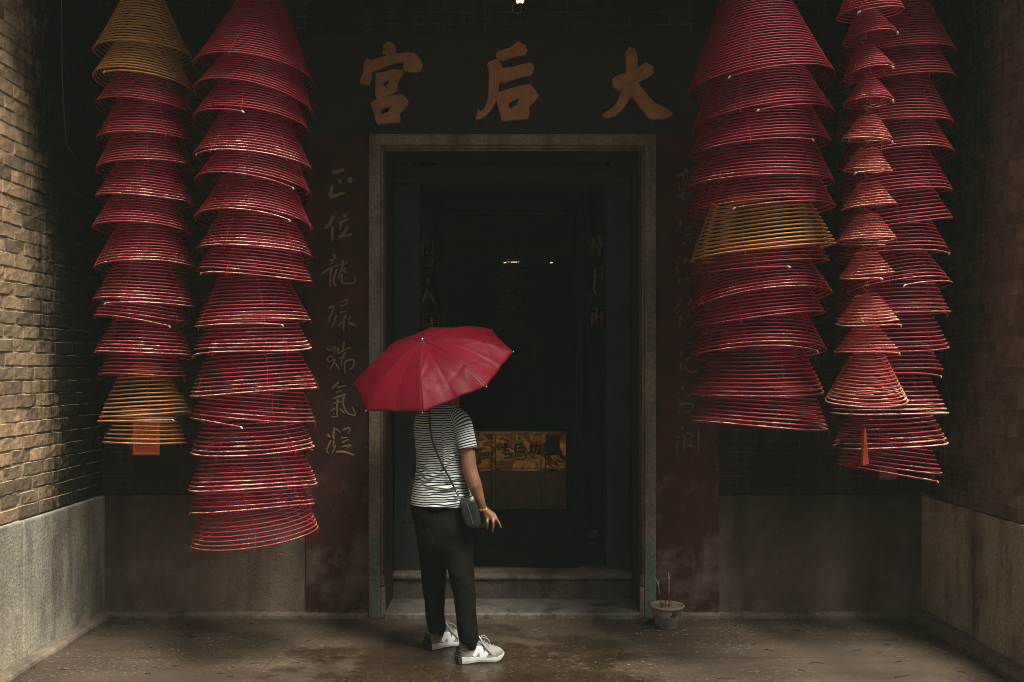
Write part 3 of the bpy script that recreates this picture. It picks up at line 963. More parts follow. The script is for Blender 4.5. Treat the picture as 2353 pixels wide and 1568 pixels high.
COL_E = [
 (1926,146,2186,135,106,6.2,'r',None,.92,.03),(1928,205,2182,190,170,6.4,'r',None,.92,.05),(1930,300,2180,297,273,7.0,'r',None,.95,.35),(1930,375,2182,370,339,7.6,'r',None,.95,.5),
 (1926,460,2175,445,436,8.0,'r',None,1.0,.4),(1930,535,2177,507,513,8.4,'r',None,1.0,.3),(1928,596,2169,587,574,8.6,'r',2140,1.0,.4),(1929,690,2176,663,645,9.0,'r',2030,1.0,.5),
 (1928,730,2174,726,722,9.0,'r',None,1.05,.5),(1926,810,2168,806,812,9.6,'r',None,1.25,.45),(1930,868,2160,859,858,9.4,'r',2118,1.05,.3),(1915,953,2167,955,957,9.8,'r',None,1.1,.9),
 (1922,1032,2167,1022,1035,10.2,'r',None,1.2,.8),(1925,1072,2154,1096,1092,9.6,'r',2112,1.1,.5)]
# small coils: (xl, yl, xr, yr, front y, top y, spacing, tail, ash, material)
COL_D = [
 (1926,42,2072,30,15,-70,6.0,1954,.3,'r'),(1939,99,2058,80,68,26,5.6,2046,.3,'r'),(1940,179,2054,165,150,108,5.6,2030,.45,'r'),(1940,239,2052,240,223,188,5.6,2032,.6,'r'),
 (1935,322,2048,326,317,269,6.0,2034,.75,'u'),(1937,396,2046,397,392,342,6.2,1954,.85,'u'),(1937,481,2056,471,471,419,6.2,None,.8,'u'),(1926,557,2058,557,549,494,6.2,None,.9,'u'),
 (1931,643,2054,630,636,578,6.6,1996,.75,'u'),(1925,751,2063,740,748,678,6.8,2052,.8,'u'),(1920,812,2061,806,810,748,7.0,2050,.6,'u'),(1901,926,2081,920,944,815,7.6,None,.85,'u')]
MM = {'r': M_red, 'y': M_yel, 'b': M_brown, 'u': M_rust}
CN = {'r': 'crimson', 'y': 'mustard yellow', 'b': 'brownish yellow', 'u': 'dusty rust-red'}


def desc(i, n, what, where):
    return f'{what} incense coil, {ORD[i]} from the top of {where}'


SEEDN = 100
def column(rows, d, where, group, s, tr):
    global SEEDN
    prev = -70
    prevl = -70
    for i, (xl, yl, xr, yr, fy, sp, mt, tail, p, ash) in enumerate(rows):
        gap = fy - prev if i else fy + 40
        SEEDN += 1
        what = CN[mt]
        incense_coil(d, xl, yl, xr, yr, fy, max(gap, 35), sp, MM[mt], desc(i, len(rows), what, where), group, tail, s=s, p=p, ash=ash, tr=tr, sag=.0012 + .0022 * min(1, i / 8), seed=SEEDN, cord=(i == 0))
        prev = fy

column(COL_A, 5.02, 'the column by the bright brick wall', 'coils hanging beside the brightly lit brick wall', .50, .0040)
column(COL_B, 4.92, 'the longest column', 'coils hanging in the longest column', .50, .0040)
column(COL_C, 4.80, 'the widest column', 'coils hanging in the widest column', .46, .0043)
column(COL_E, 5.02, 'the dim column behind the small coils', 'coils hanging behind the small coils', .48, .0040)
for i, (xl, yl, xr, yr, fy, ty, sp, tail, ash, mt) in enumerate(COL_D):
    SEEDN += 1
    gap = (yl + yr) / 2 - ty
    a_px = (xr - xl) / 2
    s_ = .66 / (gap / a_px) if i < 11 else .60 / (gap / a_px)
    incense_coil(4.36, xl, yl, xr, yr, fy, gap, sp, MM[mt], desc(i, 12, 'small ' + CN[mt], 'the string of small coils'), 'small coils hooked one below another', tail, s=s_, p=1.0, ash=ash, tr=.0040, sag=.0014, full=True, hook=12, nthread=4, seed=SEEDN, cord=(i == 0))

# ---- papers hung with the coils
M_paper = basic('orange_prayer_paper', (.42, .07, .015), (.34, .045, .012), .8, scale=20)
M_goldink = basic('gold_ink', (.50, .24, .05), None, .5, metal=.2)
M_blackink = basic('black_ink', (.03, .012, .008), None, .8)

def paper(name, d, x0, y0, x1, y1, label, group, marks=True, rot=0.0):
    c = P((x0 + x1) / 2, y1, d)
    e = empty(name, c, label, 'prayer paper', group)
    k = d / F
    hw, hh = (x1 - x0) / 2 * k, (y1 - y0) * k
    m = MB(); m.box(c[0] - hw, c[0] + hw, d - .001, d + .001, c[2], c[2] + hh); m.build('sheet', M_paper if marks else basic('dark_red_paper', (.10, .016, .008), (.07, .012, .006), .9), e)
    if marks:
        m = MB()
        for q in (.10, .16):
            ins = hw * q
            z0_, z1_ = c[2] + ins, c[2] + hh - ins
            xl_, xr_ = c[0] - hw + ins, c[0] + hw - ins
            w_ = .0008
            m.box(xl_, xr_, d - .0022, d - .0012, z0_, z0_ + 2 * w_); m.box(xl_, xr_, d - .0022, d - .0012, z1_, z1_ + 2 * w_)
            m.box(xl_, xl_ + 2 * w_, d - .0024, d - .0013, z0_ + .002, z1_ - .001); m.box(xr_ - 2 * w_, xr_, d - .0024, d - .0013, z0_ + .002, z1_ - .001)
        m.build('gold_border', M_goldink, e)
        m = MB()
        rr = random.Random(5)
        for cc in range(4):
            for q in range(9):
                x = c[0] + hw * .55 - cc * hw * .36; z = c[2] + hh * (.86 - q * .083)
                for st in range(3):
                    dx, dz = rr.uniform(-.006, .006), rr.uniform(-.005, .005)
                    m.tube([(x + dx - .004, d - .002, z + dz), (x + dx + rr.uniform(-.002, .005), d - .002, z + dz + rr.uniform(-.004, .004))], .0009, 4)
        m.build('writing', M_blackink, e)
    return e
paper('prayer_paper', 5.02, 305, 962, 367, 1046, 'orange-red prayer paper with gold border hanging inside the lowest brownish coils', 'papers hung with the coils')
paper('prayer_paper', 5.05, 2020, 1070, 2060, 1102, 'small dark red paper half hidden under the lowest coil by the dim wall', 'papers hung with the coils', marks=False)
# folded tag under the small coils
c = P(1988, 1072, 4.36)
e = empty('paper_tag', c, 'narrow folded orange paper tag hanging below the string of small coils', 'paper tag', 'papers hung with the coils')
m = MB()
q = lambda x, y, dy=0.0: tuple(P(x, y, 4.36 + dy))
m.add([q(1980, 985), q(1986.5, 984.5, -.012), q(1990, 985), q(1977.5, 1072, .004), q(1983, 1070, -.016), q(1996.5, 1066, .004)], [(0, 1, 4, 3), (1, 2, 5, 4)])
o = m.build('sheet', M_paper, e)
sd = o.modifiers.new('thick', 'SOLIDIFY'); sd.thickness = .0015
m = MB(); m.tube([q(1987, 985, -.006), q(1989, 945, 0), q(1991, 900, 0)], .0009, 4); m.build('string', M_thread, e)
m = MB()
for t in np.linspace(.45, .92, 7):
    x = 1986.5 + t * 2; y = 985 + t * 82
    m.tube([q(x, y, -.0135), q(x + 4.5, y + 2, -.011)], .0009, 4)
m.build('writing', M_blackink, e)

# hanging wire on the bright side wall
m = MB()
yy = 5.33
m.tube(spline([(XL + .008, yy - .02, 4.2), (XL + .008, yy - .01, 3.5), (XL + .010, yy, 3.2), (XL + .010, yy + .03, 2.98), (XL + .008, yy + .05, 2.92), (XL + .010, yy + .13, 2.88)], 40), .004, 6)
tag(m.build('wire', basic('pale_cable', (.22, .24, .24), (.1, .11, .11), .6), smooth=True), 'thin pale wire hanging loose down the dark part of the bright wall', 'wire')

# lamp over the doorway
M_glow, nt, bs = new_mat('lamp_glow')
bs.inputs['Base Color'].default_value = (.9, .7, .4, 1)
bs.inputs['Emission Color'].default_value = (1, .62, .25, 1)
bs.inputs['Emission Strength'].default_value = 3.0
c = P(1195, -30, 5.3)
e = empty('hanging_lamp', c, 'small glowing lamp at the top edge with a wire ring below', 'lamp')
k = 5.3 / F
m = MB(); m.lathe(P(1195, 9, 5.3), [(0.0001, 0), (5.5 * k, .2 * k), (7 * k, 2 * k), (9 * k, 6 * k), (10.5 * k, 14 * k), (10.5 * k, 24 * k), (8 * k, 34 * k), (4 * k, 40 * k), (.0001, 41 * k)], 24)
m.build('bulb', M_glow, e, smooth=True)
m = MB(); m.lathe(P(1195, 12, 5.3), [(.0001, -1 * k), (5 * k, -1 * k), (6 * k, 0), (6 * k, 2.6 * k), (.0001, 2.6 * k)], 20); m.build('collar', M_dark, e, smooth=True)
rc = P(1187.5, 20, 5.3)
ring = [(rc[0] + 10.3 * k * math.copysign(abs(math.cos(t)) ** .8, math.cos(t)), 5.3, rc[2] + 11 * k * math.copysign(abs(math.sin(t)) ** .8, math.sin(t))) for t in np.linspace(0, 2 * PI, 48, endpoint=False)]
m = MB(); m.tube(ring, .0014, 6, closed=True); m.build('wire_ring', M_wire, e, smooth=True)
m = MB(); m.tube([tuple(P(1195, -32, 5.3)), (P(1195, 0, 5.3)[0], 5.3, 4.25)], .003, 6); m.build('flex', M_dark, e)

# ================================================================= HALL FURNISHINGS
M_lacquer = basic('black_lacquer', (.012, .011, .010), (.02, .018, .015), .16, spec=.6, bump=.06, bscale=14)
M_gold_old = basic('old_gold', (.55, .28, .11), (.4, .2, .08), .3, metal=.4, scale=30)
INN = {
 'l': [[([(-14,550),(12,552),(10,590)],3.2),([(-12,550),(-14,592),(-20,600)],3.2),([(-20,574),(20,572)],3),([(-3,556),(0,562)],2.6),([(-3,580),(0,586)],2.6),([(-16,596),(12,594),(6,612),(-2,610)],3)],
       [([(-2,640),(2,652)],3.6),([(-16,660),(16,655)],3),([(0,662),(-10,690),(-18,700)],3.2),([(2,668),(14,690),(20,700)],3.2)],
       [([(-12,730),(10,728)],3),([(-12,732),(-14,765)],3),([(10,730),(10,765)],3),([(-10,748),(8,747)],2.6)]],
 'r': [[([(-8,545),(-14,575),(-16,590)],3.2),([(2,538),(6,560)],3.4),([(8,556),(2,592)],3),([(-6,566),(10,562)],2.6)],
       [([(-12,625),(10,618),(8,650)],3),([(-10,640),(6,634)],2.6),([(-6,612),(-8,668),(-2,676)],3),([(-16,678),(14,666)],3)],
       [([(-12,712),(12,706)],3),([(-2,704),(-4,750)],3),([(-12,718),(-14,752)],3),([(8,716),(10,750)],3),([(-10,732),(8,728)],2.4)]]}
for side, px in (('l', 982), ('r', 1374)):
    dd = 7.9
    c = P(px, 900, dd); c[1] = dd + .12
    lab = 'black lacquered hall column with gold characters, ' + ('behind the top of the umbrella' if side == 'l' else 'nearest the incense pot')
    e = empty('hall_column', (c[0], c[1], .02), lab, 'column', 'lacquered hall columns')
    m = MB(); m.lathe((c[0], c[1], .02), [(.17, 0), (.18, .1), (.16, .2), (.12, .22), (.12, 4.55)], 40); m.build('shaft', M_lacquer, e, smooth=True)
    for ch in INN[side]:
        g = MB()
        for pts, w in ch:
            def to3(x, y, c=c, px=px):
                q = P(px + x, y, dd)
                th_ = (q[0] - c[0]) / .125
                return (c[0] + .122 * math.sin(th_), c[1] - .122 * math.cos(th_), q[2])
            brush(g, pts, w * dd / F, to3, .004)
        g.build('character', M_gold_old, e, smooth=True)

# carved screen frame further in
sf = empty('hall_screen', (.0, 9.0, .02), 'dim dark green timber screen frame deep in the hall behind the donation box', 'screen')
M_scr = basic('dark_green_timber', (.030, .036, .030), (.05, .055, .045), .6, scale=9)
for x0, x1 in ((1000, 1030), (1322, 1350)):
    m = MB(); m.box((x0 - 1165) * 9 / F, (x1 - 1165) * 9 / F, 9.0, 9.12, .02, 3.16, .01); m.build('post', M_scr, sf)
m = MB(); m.box((1000 - 1165) * 9 / F, (1350 - 1165) * 9 / F, 9.0, 9.12, 3.162, 3.30, .01); m.build('beam', M_scr, sf)
m = MB()
for i in range(9):
    m.box((1032 + i * 32 - 1165) * 9 / F, (1040 + i * 32 - 1165) * 9 / F, 9.03, 9.07, 2.72, 3.16)
for i in range(4):
    m.box((1030 - 1165) * 9 / F, (1322 - 1165) * 9 / F, 9.035, 9.065, 2.72 + i * .13, 2.75 + i * .13)
m.build('lattice', basic('red_lattice', (.07, .022, .014), (.045, .016, .011), .6), sf)

# brass donation box
M_brass, nt, bs = new_mat('crumpled_brass')
g = G(nt); co = g.coord()
f = g.noise(co, 9, 6, .65)
g.l(g.ramp(f, [(.3, (.46, .21, .055)), (.7, (.66, .33, .10))]), bs.inputs['Base Color'])
bs.inputs['Metallic'].default_value = 1
bs.inputs['Roughness'].default_value = .14
hh = g.math('ADD', g.noise(co, 3.0, 2.5, .5, 1.0), g.math('MULTIPLY', g.noise(g.mapping(co, (60, 60, 3)), 3, 3, .6), .04))
g.l(g.bump(hh, .8, .07), bs.inputs['Normal'])
M_black = basic('black_metal', (.02, .018, .015), None, .45)
dd = 8.0
kk = dd / F
c = P(1165, 1175, dd)
db = empty('donation_box', (c[0], dd + .25, .02), 'tarnished brass donation box with three dark characters inside the dark hall', 'donation box')
def PX(x): return (x - 1165) * kk
def PZ(y): return H - (y - 845) * kk
M_brass_dark = basic('dark_reflection_brass', (.24, .145, .07), (.13, .08, .04), .3, metal=.35)  # darker brass copy for the lower half, paints the dark floor's reflection
X0, X1 = PX(1010), PX(1304)
m = MB(); m.box(X0 + .01, X1 - .01, dd + .02, dd + .5, PZ(1168), PZ(994)); m.build('cabinet', M_brass, db)
m = MB(); m.box(X0, X1, dd - .02, dd + .52, PZ(998) + .0, PZ(991.5), .004); m.build('top_rail', M_brass, db)
m = MB(); m.box(X0, X1, dd - .01, dd + .019, PZ(1171), PZ(1166), .003); m.build('bottom_rail', M_brass_dark, db)
for px in (1010, 1133, 1247):
    m = MB(); m.box(PX(px - 3.2), PX(px + 5.5), dd - .012, dd + .019, PZ(1165.5), PZ(1082), .004); m.build('post', M_brass_dark, db)
    m = MB(); m.box(PX(px - 3.2), PX(px + 5.5), dd - .012, dd + .019, PZ(1081.6), PZ(998.5), .004); m.build('post', M_brass, db)
for a_, b_ in ((1016, 1129), (1139, 1243), (1253, 1301)):
    m = MB(); m.box(PX(a_), PX(b_), dd - .006, dd + .019, PZ(1083), PZ(1077), .003); m.build('mid_rail', M_brass, db)
    m = MB(); m.box(PX(a_), PX(b_), dd + .006, dd + .019, PZ(1076.5), PZ(1000), .004); m.build('upper_panel', M_brass, db)
    m = MB(); m.box(PX(a_), PX(b_), dd + .006, dd + .019, PZ(1165), PZ(1083.6), .004); m.build('lower_panel', M_brass_dark, db)
DON = [
 [([(1158,1022),(1168,1018)],2.0),([(1154,1029),(1172,1027)],2.0),([(1163,1018),(1162,1046)],1.8),([(1162,1030),(1154,1042)],1.6),([(1166,1032),(1171,1038)],1.6),([(1157,1046),(1173,1044),(1172,1052),(1157,1053)],1.8)],
 [([(1189,1020),(1181,1028)],2),([(1188,1028),(1182,1036)],2),([(1185,1034),(1185,1052)],1.8),([(1190,1023),(1205,1021)],1.8),([(1197,1017),(1197,1028)],1.7),([(1190,1030),(1206,1029),(1205,1036),(1191,1037)],1.6),([(1190,1041),(1206,1040)],1.6),([(1190,1046),(1188,1051)],1.7),([(1194,1045),(1196,1052),(1204,1052)],1.7),([(1206,1045),(1209,1050)],1.7)],
 [([(1216,1027),(1228,1025)],2),([(1222,1026),(1220,1040)],1.9),([(1214,1043),(1228,1037)],2),([(1227,1029),(1240,1026),(1238,1043),(1233,1042)],2),([(1234,1020),(1231,1036),(1224,1046)],2)]]
for ch in DON:
    g_ = MB()
    for pts, w in ch:
        brush(g_, pts, w * kk, lambda x, y: (PX(x), dd + .003, PZ(y)), .003)
    g_.build('character', M_black, db, smooth=True)
m = MB(); m.box(PX(1181), PX(1211), dd - .002, dd + .005, PZ(1060), PZ(1051.5), .002); m.build('slot_plate', M_brass, db)
m = MB(); m.box(PX(1185), PX(1207), dd - .005, dd - .0025, PZ(1057.5), PZ(1054)); m.build('slot', M_black, db)
m = MB(); m.box(PX(1254), PX(1286), dd - .003, dd + .005, PZ(1046), PZ(1001), .003); m.build('dark_notice', M_black, db)
m = MB(); m.tube([(PX(1193), dd + .0, PZ(1008)), (PX(1193), dd + .005, PZ(1008))], .011, 16); m.build('keyhole', M_black, db)
m = MB(); m.box(PX(1265), PX(1273), dd - .006, dd + .005, PZ(1088), PZ(1076)); m.build('latch', M_brass, db)
# the dark plinth it stands on
m = MB(); m.box(X0 - .03, X1 + .03, dd, dd + .55, .02, PZ(1171.2), .01)
tag(m.build('plinth', M_dark), 'low dark timber plinth under the brass donation box', 'plinth')

# slit of daylight at the back of the hall
M_slit, nt, bs = new_mat('daylight_slit')
bs.inputs['Emission Color'].default_value = (1, .85, .55, 1); bs.inputs['Emission Strength'].default_value = 1.3
ws = empty('clerestory_window', P(1200, 603, 11.95), 'thin bright slits of daylight high at the back of the hall', 'window')
for x0, x1, y0, y1 in ((1155, 1165, 602.6, 604.6), (1166.5, 1171, 602, 603.2), (1174, 1188, 601.8, 603.6), (1190, 1191.5, 601.5, 602.6), (1265, 1270, 603, 604.2)):
    a_, b_ = P(x0, y1, 11.95), P(x1, y0, 11.95)
    m = MB(); m.box(a_[0], b_[0], 11.95, 11.99, a_[2], b_[2]); m.build('pane', M_slit, ws)
m = MB(); a_, b_ = P(1145, 606.5, 11.95), P(1280, 605.2, 11.95); m.box(a_[0], b_[0], 11.94, 11.99, a_[2], b_[2]); m.build('sill', M_dark, ws)
# a notice and two coils hung deep in the hall
c = P(1222, 822, 9.5)
e = empty('paper_notice', c, 'faint orange paper notice hanging in the dark hall above the donation box', 'notice')
m = MB(); m.box(c[0] - .05, c[0] + .05, 9.5, 9.503, c[2], c[2] + .14); m.build('sheet', basic('faded_orange', (.18, .08, .03), (.12, .05, .02), .8), e)
for i, (cx_, yb, hw_) in enumerate(((1178, 640, 42), (1176, 705, 40), (1182, 762, 38))):
    SEEDN += 1
    incense_coil(9.2, cx_ - hw_, yb, cx_ + hw_, yb + 2, yb - 5, 58, 5.0, M_brown, f'barely visible coil in the dark hall beyond the doorway, {ORD[i]} from the top', 'coils deep in the dark hall', None, s=.5, p=1.0, ash=.1, tr=.006, nthread=3, seed=SEEDN)

# ================================================================= INCENSE POT
PD = 5.614
pc = P(1533, 1441, PD); pc[2] = 0
pot = empty('incense_pot', pc, 'small glazed incense pot full of ash with red sticks, beside the door frame', 'incense pot')
m_, nt, bs = new_mat('mottled_glaze')
g = G(nt); co = g.coord(); s_ = g.xyz(co)
f = g.noise(co, 16, 5, .6)
col = g.ramp(f, [(.3, (.12, .105, .08)), (.55, (.25, .225, .175)), (.75, (.36, .31, .23))])
dx = g.math('SUBTRACT', s_[0], .028); dz = g.math('SUBTRACT', s_[2], .098)
blob = g.math('ADD', g.math('MULTIPLY', dx, dx), g.math('MULTIPLY', g.math('MULTIPLY', dz, dz), 2.2))
blob = g.math('ADD', g.math('MULTIPLY', blob, -900), g.math('ADD', 1.0, g.math('MULTIPLY', g.math('SUBTRACT', g.noise(co, 40, 4, .6), .5), 2.5)))
red = g.ramp(blob, [(.35, 0), (.55, 1)])
col = g.mix(red, col, (.075, .018, .012))
g.l(col, bs.inputs['Base Color']); bs.inputs['Roughness'].default_value = .32; bs.inputs['Specular IOR Level'].default_value = .5
g.l(g.bump(g.noise(co, 45, 4, .6), .3, .004), bs.inputs['Normal'])
M_glaze = m_
m = MB()
m.lathe(pc, [(.0001, .004), (.058, .004), (.063, 0), (.066, .004), (.066, .012), (.070, .022), (.083, .048), (.0925, .075), (.0945, .092), (.091, .108), (.088, .116)], 64)
m.build('bowl', M_glaze, pot, smooth=True)
M_rim = basic('pale_rim', (.46, .38, .25), (.32, .26, .17), .5, scale=30)
m = MB(); m.lathe(pc, [(.087, .115), (.094, .119), (.1035, .126), (.106, .132), (.1045, .138), (.099, .139), (.094, .134), (.092, .12), (.09, .115)], 64); m.build('rim', M_rim, pot, smooth=True)
m = MB()
for k, (a0, flip) in enumerate(((-2.15, 1), (-1.55, -1), (-.85, 1), (-2.8, 1), (-.2, -1))):           # moulded leaf scrolls
    for j in range(3):
        pts = []
        for t in np.linspace(0, 1, 18):
            an = a0 + flip * (.36 * t - .05 * j) + .08 * math.sin(t * 5)
            z = .107 - .055 * t ** 1.4 - .008 * j
            rr = np.interp(z, [.012, .022, .048, .075, .092, .108], [.066, .070, .083, .0925, .0945, .091]) + .0005
            pts.append((pc[0] + rr * math.cos(an), pc[1] + rr * math.sin(an), z))
        m.tube(pts, np.linspace(.0026, .001, 18), 6)
m.build('relief_pattern', M_glaze, pot, smooth=True)
# ash bed with crumbs
M_ashbed, nt, bs = new_mat('ash_bed')
g = G(nt); co = g.coord()
f = g.noise(co, 120, 4, .7)
g.l(g.ramp(f, [(.3, (.10, .085, .06)), (.5, (.30, .26, .2)), (.7, (.5, .45, .36))]), bs.inputs['Base Color'])
bs.inputs['Roughness'].default_value = .95
g.l(g.bump(f, .8, .004), bs.inputs['Normal'])
m = MB()
rg = []
for i in range(9):
    r_ = .0925 * i / 8 + .0001
    rg.append([(pc[0] + r_ * math.cos(a), pc[1] + r_ * math.sin(a), .127 - .004 * (i / 8) ** 2 + .0016 * math.sin(7 * a + i) * i / 8) for a in np.linspace(0, 2 * PI, 40, endpoint=False)])
m.loft(rg, cap=False)
rr = random.Random(3)
for i in range(46):
    a, r_ = rr.uniform(0, 6.28), .085 * math.sqrt(rr.random()); b_ = rr.uniform(0, 3.14); L = rr.uniform(.005, .013)
    x, y = pc[0] + r_ * math.cos(a), pc[1] + r_ * math.sin(a)
    m.tube([(x - L / 2 * math.cos(b_), y - L / 2 * math.sin(b_), .129), (x + L / 2 * math.cos(b_), y + L / 2 * math.sin(b_), .131)], .0011, 4)
m.build('ash_bed', M_ashbed, pot)

M_stem = basic('red_bamboo', (.22, .010, .012), (.15, .008, .01), .7, scale=60)
M_coat = basic('tan_incense', (.42, .24, .10), (.34, .19, .08), .9, scale=60)
def zq(x, y, d): return P(1470.6 + x * .10258, 1298.3 + y * .10258, d)
tall = [((455, 925), (437, 655), (402, 440), [(395, 410), (372, 345), (345, 310)], 5.585), ((476, 920), (443, 640), (417, 440), [(415, 410), (414, 352)], 5.59),
        ((642, 862), (640, 640), (642, 320), [(636, 260), (626, 180)], 5.60), ((655, 862), (654, 640), (652, 318), [(652, 250), (637, 165)], 5.605), ((662, 860), (660, 640), (658, 325), [(664, 270), (681, 198)], 5.61)]
for i, (b0, b1, b2, ashp, dq) in enumerate(tall):
    base = zq(*b0, dq); base[2] = .12
    lab = ('tall burning incense stick in the pair by the green jamb, ' + ('its white ash curling over' if i == 0 else 'its white ash standing straight')) if i < 2 else 'tall burning incense stick in the tight bunch of three in the pot'
    e = empty('incense_stick', base, lab, 'incense stick', 'burning sticks in the pair' if i < 2 else 'burning sticks in the bunch of three')
    m = MB(); m.tube([base, zq(*b1, dq)], .0013, 6); m.build('stem', M_stem, e)
    m = MB(); m.tube([zq(*b1, dq), zq(*b2, dq)], .0019, 6); m.build('incense_coat', M_coat, e)
    m = MB(); m.tube(spline([zq(*b2, dq)] + [zq(*q_, dq) for q_ in ashp], 10), .0016, 6); m.build('ash', M_ash, e)
rr = random.Random(9)
stub0 = None
for i in range(17):
    x = rr.uniform(475, 660) if i < 15 else (705, 490)[i - 15]
    top = rr.uniform(610, 720); bot = rr.uniform(850, 885); dq = rr.uniform(5.56, 5.66)
    base = zq(x, bot, dq); base[2] = .122
    t_ = zq(x + rr.uniform(-18, 18), top, dq)
    if stub0 is None:
        m = MB(); m.tube([(0, 0, 0), (0, 0, .5), (0, 0, 1)], .0012, 6)
        stub0 = m.build('incense_stub', M_stem); st = stub0
    else:
        st = stub0.copy(); COL.objects.link(st)
    v = Vector(t_ - base); st.location = Vector(base)
    st.rotation_euler = v.to_track_quat('Z', 'Y').to_euler(); st.scale = (1, 1, v.length)
    tag(st, 'short burnt-out red incense stub standing in the ash of the pot', 'incense stub', 'burnt-out stubs in the pot')

# dry leaf and scraps on the floor
def leaf(name, c, L, W, rot, mat, label, cat):
    m = MB(); n = 10; rg = []
    ca, sa = math.cos(rot), math.sin(rot)
    v = []; f = []
    for i in range(n + 1):
        t = i / n; w = W * math.sin(PI * t ** .8) * (1 + .2 * math.sin(t * 20)); z = .004 + .012 * math.sin(PI * t) + .006 * t
        for s in (-1, 0, 1):
            x, y = (t - .5) * L, s * w / 2
            v.append((c[0] + x * ca - y * sa, c[1] + x * sa + y * ca, z + (.008 if s else 0)))
    for i in range(n):
        for s in range(2):
            a = i * 3 + s
            f.append((a, a + 1, a + 4, a + 3))
    m.add(v, f)
    o = m.build(name, mat, smooth=True)
    md = o.modifiers.new('thick', 'SOLIDIFY'); md.thickness = .0008
    tag(o, label, cat)
    return o
lc = P(1485, 1424, 5.79)
leaf('dry_leaf', (lc[0], 5.70, 0), .065, .03, .25, basic('dry_leaf', (.27, .19, .08), (.18, .1, .05), .8, scale=40), 'curled dry yellow leaf on the floor beside the incense pot', 'leaf')

M_twig = basic('dark_twig', (.02, .016, .012), (.035, .026, .018), .9)
rr = random.Random(21)
protos = []
for i in range(4):
    m = MB()
    L = .03 + .012 * i
    pts = [(-L, 0, .003), (-L * .3, .006 * rr.uniform(-1, 1), .005), (L * .4, .008 * rr.uniform(-1, 1), .004), (L, .012 * rr.uniform(-1, 1), .003)]
    m.tube(spline(pts, 8), np.linspace(.0024, .001, 8), 5)
    if i % 2:
        m.tube([(L * .1, 0, .004), (L * .5, .016, .004)], .0012, 5)
    protos.append(m)
first = {}
def on_floor(px, py): 
    d = F * H / (py - 845)
    return ((px - 1165) * d / F, d, 0)
spots = []
while len(spots) < 46:
    px, py = rr.uniform(60, 2300), 1432 + 130 * rr.random() ** 1.3
    p_ = on_floor(px, py)
    if p_[0] < XL + .14 or p_[0] > XR - .16 or (920 < px < 1210 and py > 1430) or (1485 < px < 1590 and py < 1450) or (800 < px < 1300 and rr.random() < .8): continue
    spots.append(p_)
for i, p_ in enumerate(spots):
    k = rr.randrange(4)
    if k not in first:
        first[k] = protos[k].build('twig', M_twig); o = first[k]
    else:
        o = first[k].copy(); COL.objects.link(o)
    o.location = p_; o.rotation_euler = (0, 0, rr.uniform(-.6, .6) + (PI if rr.random() < .5 else 0)); sc_ = rr.uniform(.3, .75); o.scale = (sc_, sc_, 1)
    tag(o, 'tiny dark twig lying on the cement floor', 'twig', 'dark twigs scattered on the floor')
m = MB(); m.tube([(-.009, 0, .0025), (.009, .001, .0025)], .0016, 5)
fl0 = None
for i in range(22):
    px, py = rr.gauss(1495, 22) if i < 16 else rr.uniform(1540, 1600), rr.uniform(1436, 1462) if i < 16 else rr.uniform(1448, 1462)
    p_ = on_floor(px, py)
    if fl0 is None:
        fl0 = m.build('ash_flake', M_ash); o = fl0
    else:
        o = fl0.copy(); COL.objects.link(o)
    o.location = p_; o.rotation_euler = (0, 0, rr.uniform(0, 3.1)); s_ = rr.uniform(.5, 1.1); o.scale = (s_, 1, 1)
    tag(o, 'small white flake of fallen incense ash on the floor near the pot', 'ash flake', 'ash flakes fallen near the pot')

# ================================================================= UMBRELLA
A0 = np.array((-.46265, 5.01632, 1.74502))
UN = np.array((-.24068, -.46133, .85396)); UU = np.array((-.96250, 0, -.27128)); UV = np.array((.12515, -.88723, -.44403))
um = empty('umbrella', A0, 'open dark red folding umbrella with silver tip held over the person', 'umbrella')
m_, nt, bs = new_mat('wine_nylon')
g = G(nt); co = g.coord()
f = g.noise(co, 5, 4, .6)
g.l(g.ramp(f, [(.3, (.105, .0021, .0098)), (.7, (.138, .0028, .013))]), bs.inputs['Base Color'])
bs.inputs['Roughness'].default_value = .4
bs.inputs['Specular IOR Level'].default_value = .14
bs.inputs['Sheen Weight'].default_value = .0
bs.inputs['Sheen Tint'].default_value = (.9, .45, .5, 1)
an_ = g.attr('ang')
wr = g.noise(g.mapping(co, (26, 26, 9)), 1.4, 5, .62, 1.2)
bn = g.bump(wr, .22, .004)
cre = g.ramp(g.noise(co, 6.5, 7, .7, 1.0), [(.47, 0), (.5, 1), (.53, 0)])
bn = g.bump(cre, .12, .003, bn)
g.l(g.bump(g.noise(co, 700, 2, .5), .12, .001, bn), bs.inputs['Normal'])
M_nylon = m_
Rb, hb, rj, hj = .47, .17485, .3226, .06838
def rib_prof(t):
    # rises flat from the crown, bends at the joint, then falls straight to the tip
    rs = np.array([0, .10, .20, rj, .40, Rb]); hs = np.array([0, .006, .022, hj, .112, hb])
    r = t * Rb
    return r, np.interp(r, rs, hs) if False else (0.0 + hb * ((r / Rb) ** 2.28) * 1.0)
NT, NA = 44, 30
verts = []; faces = []
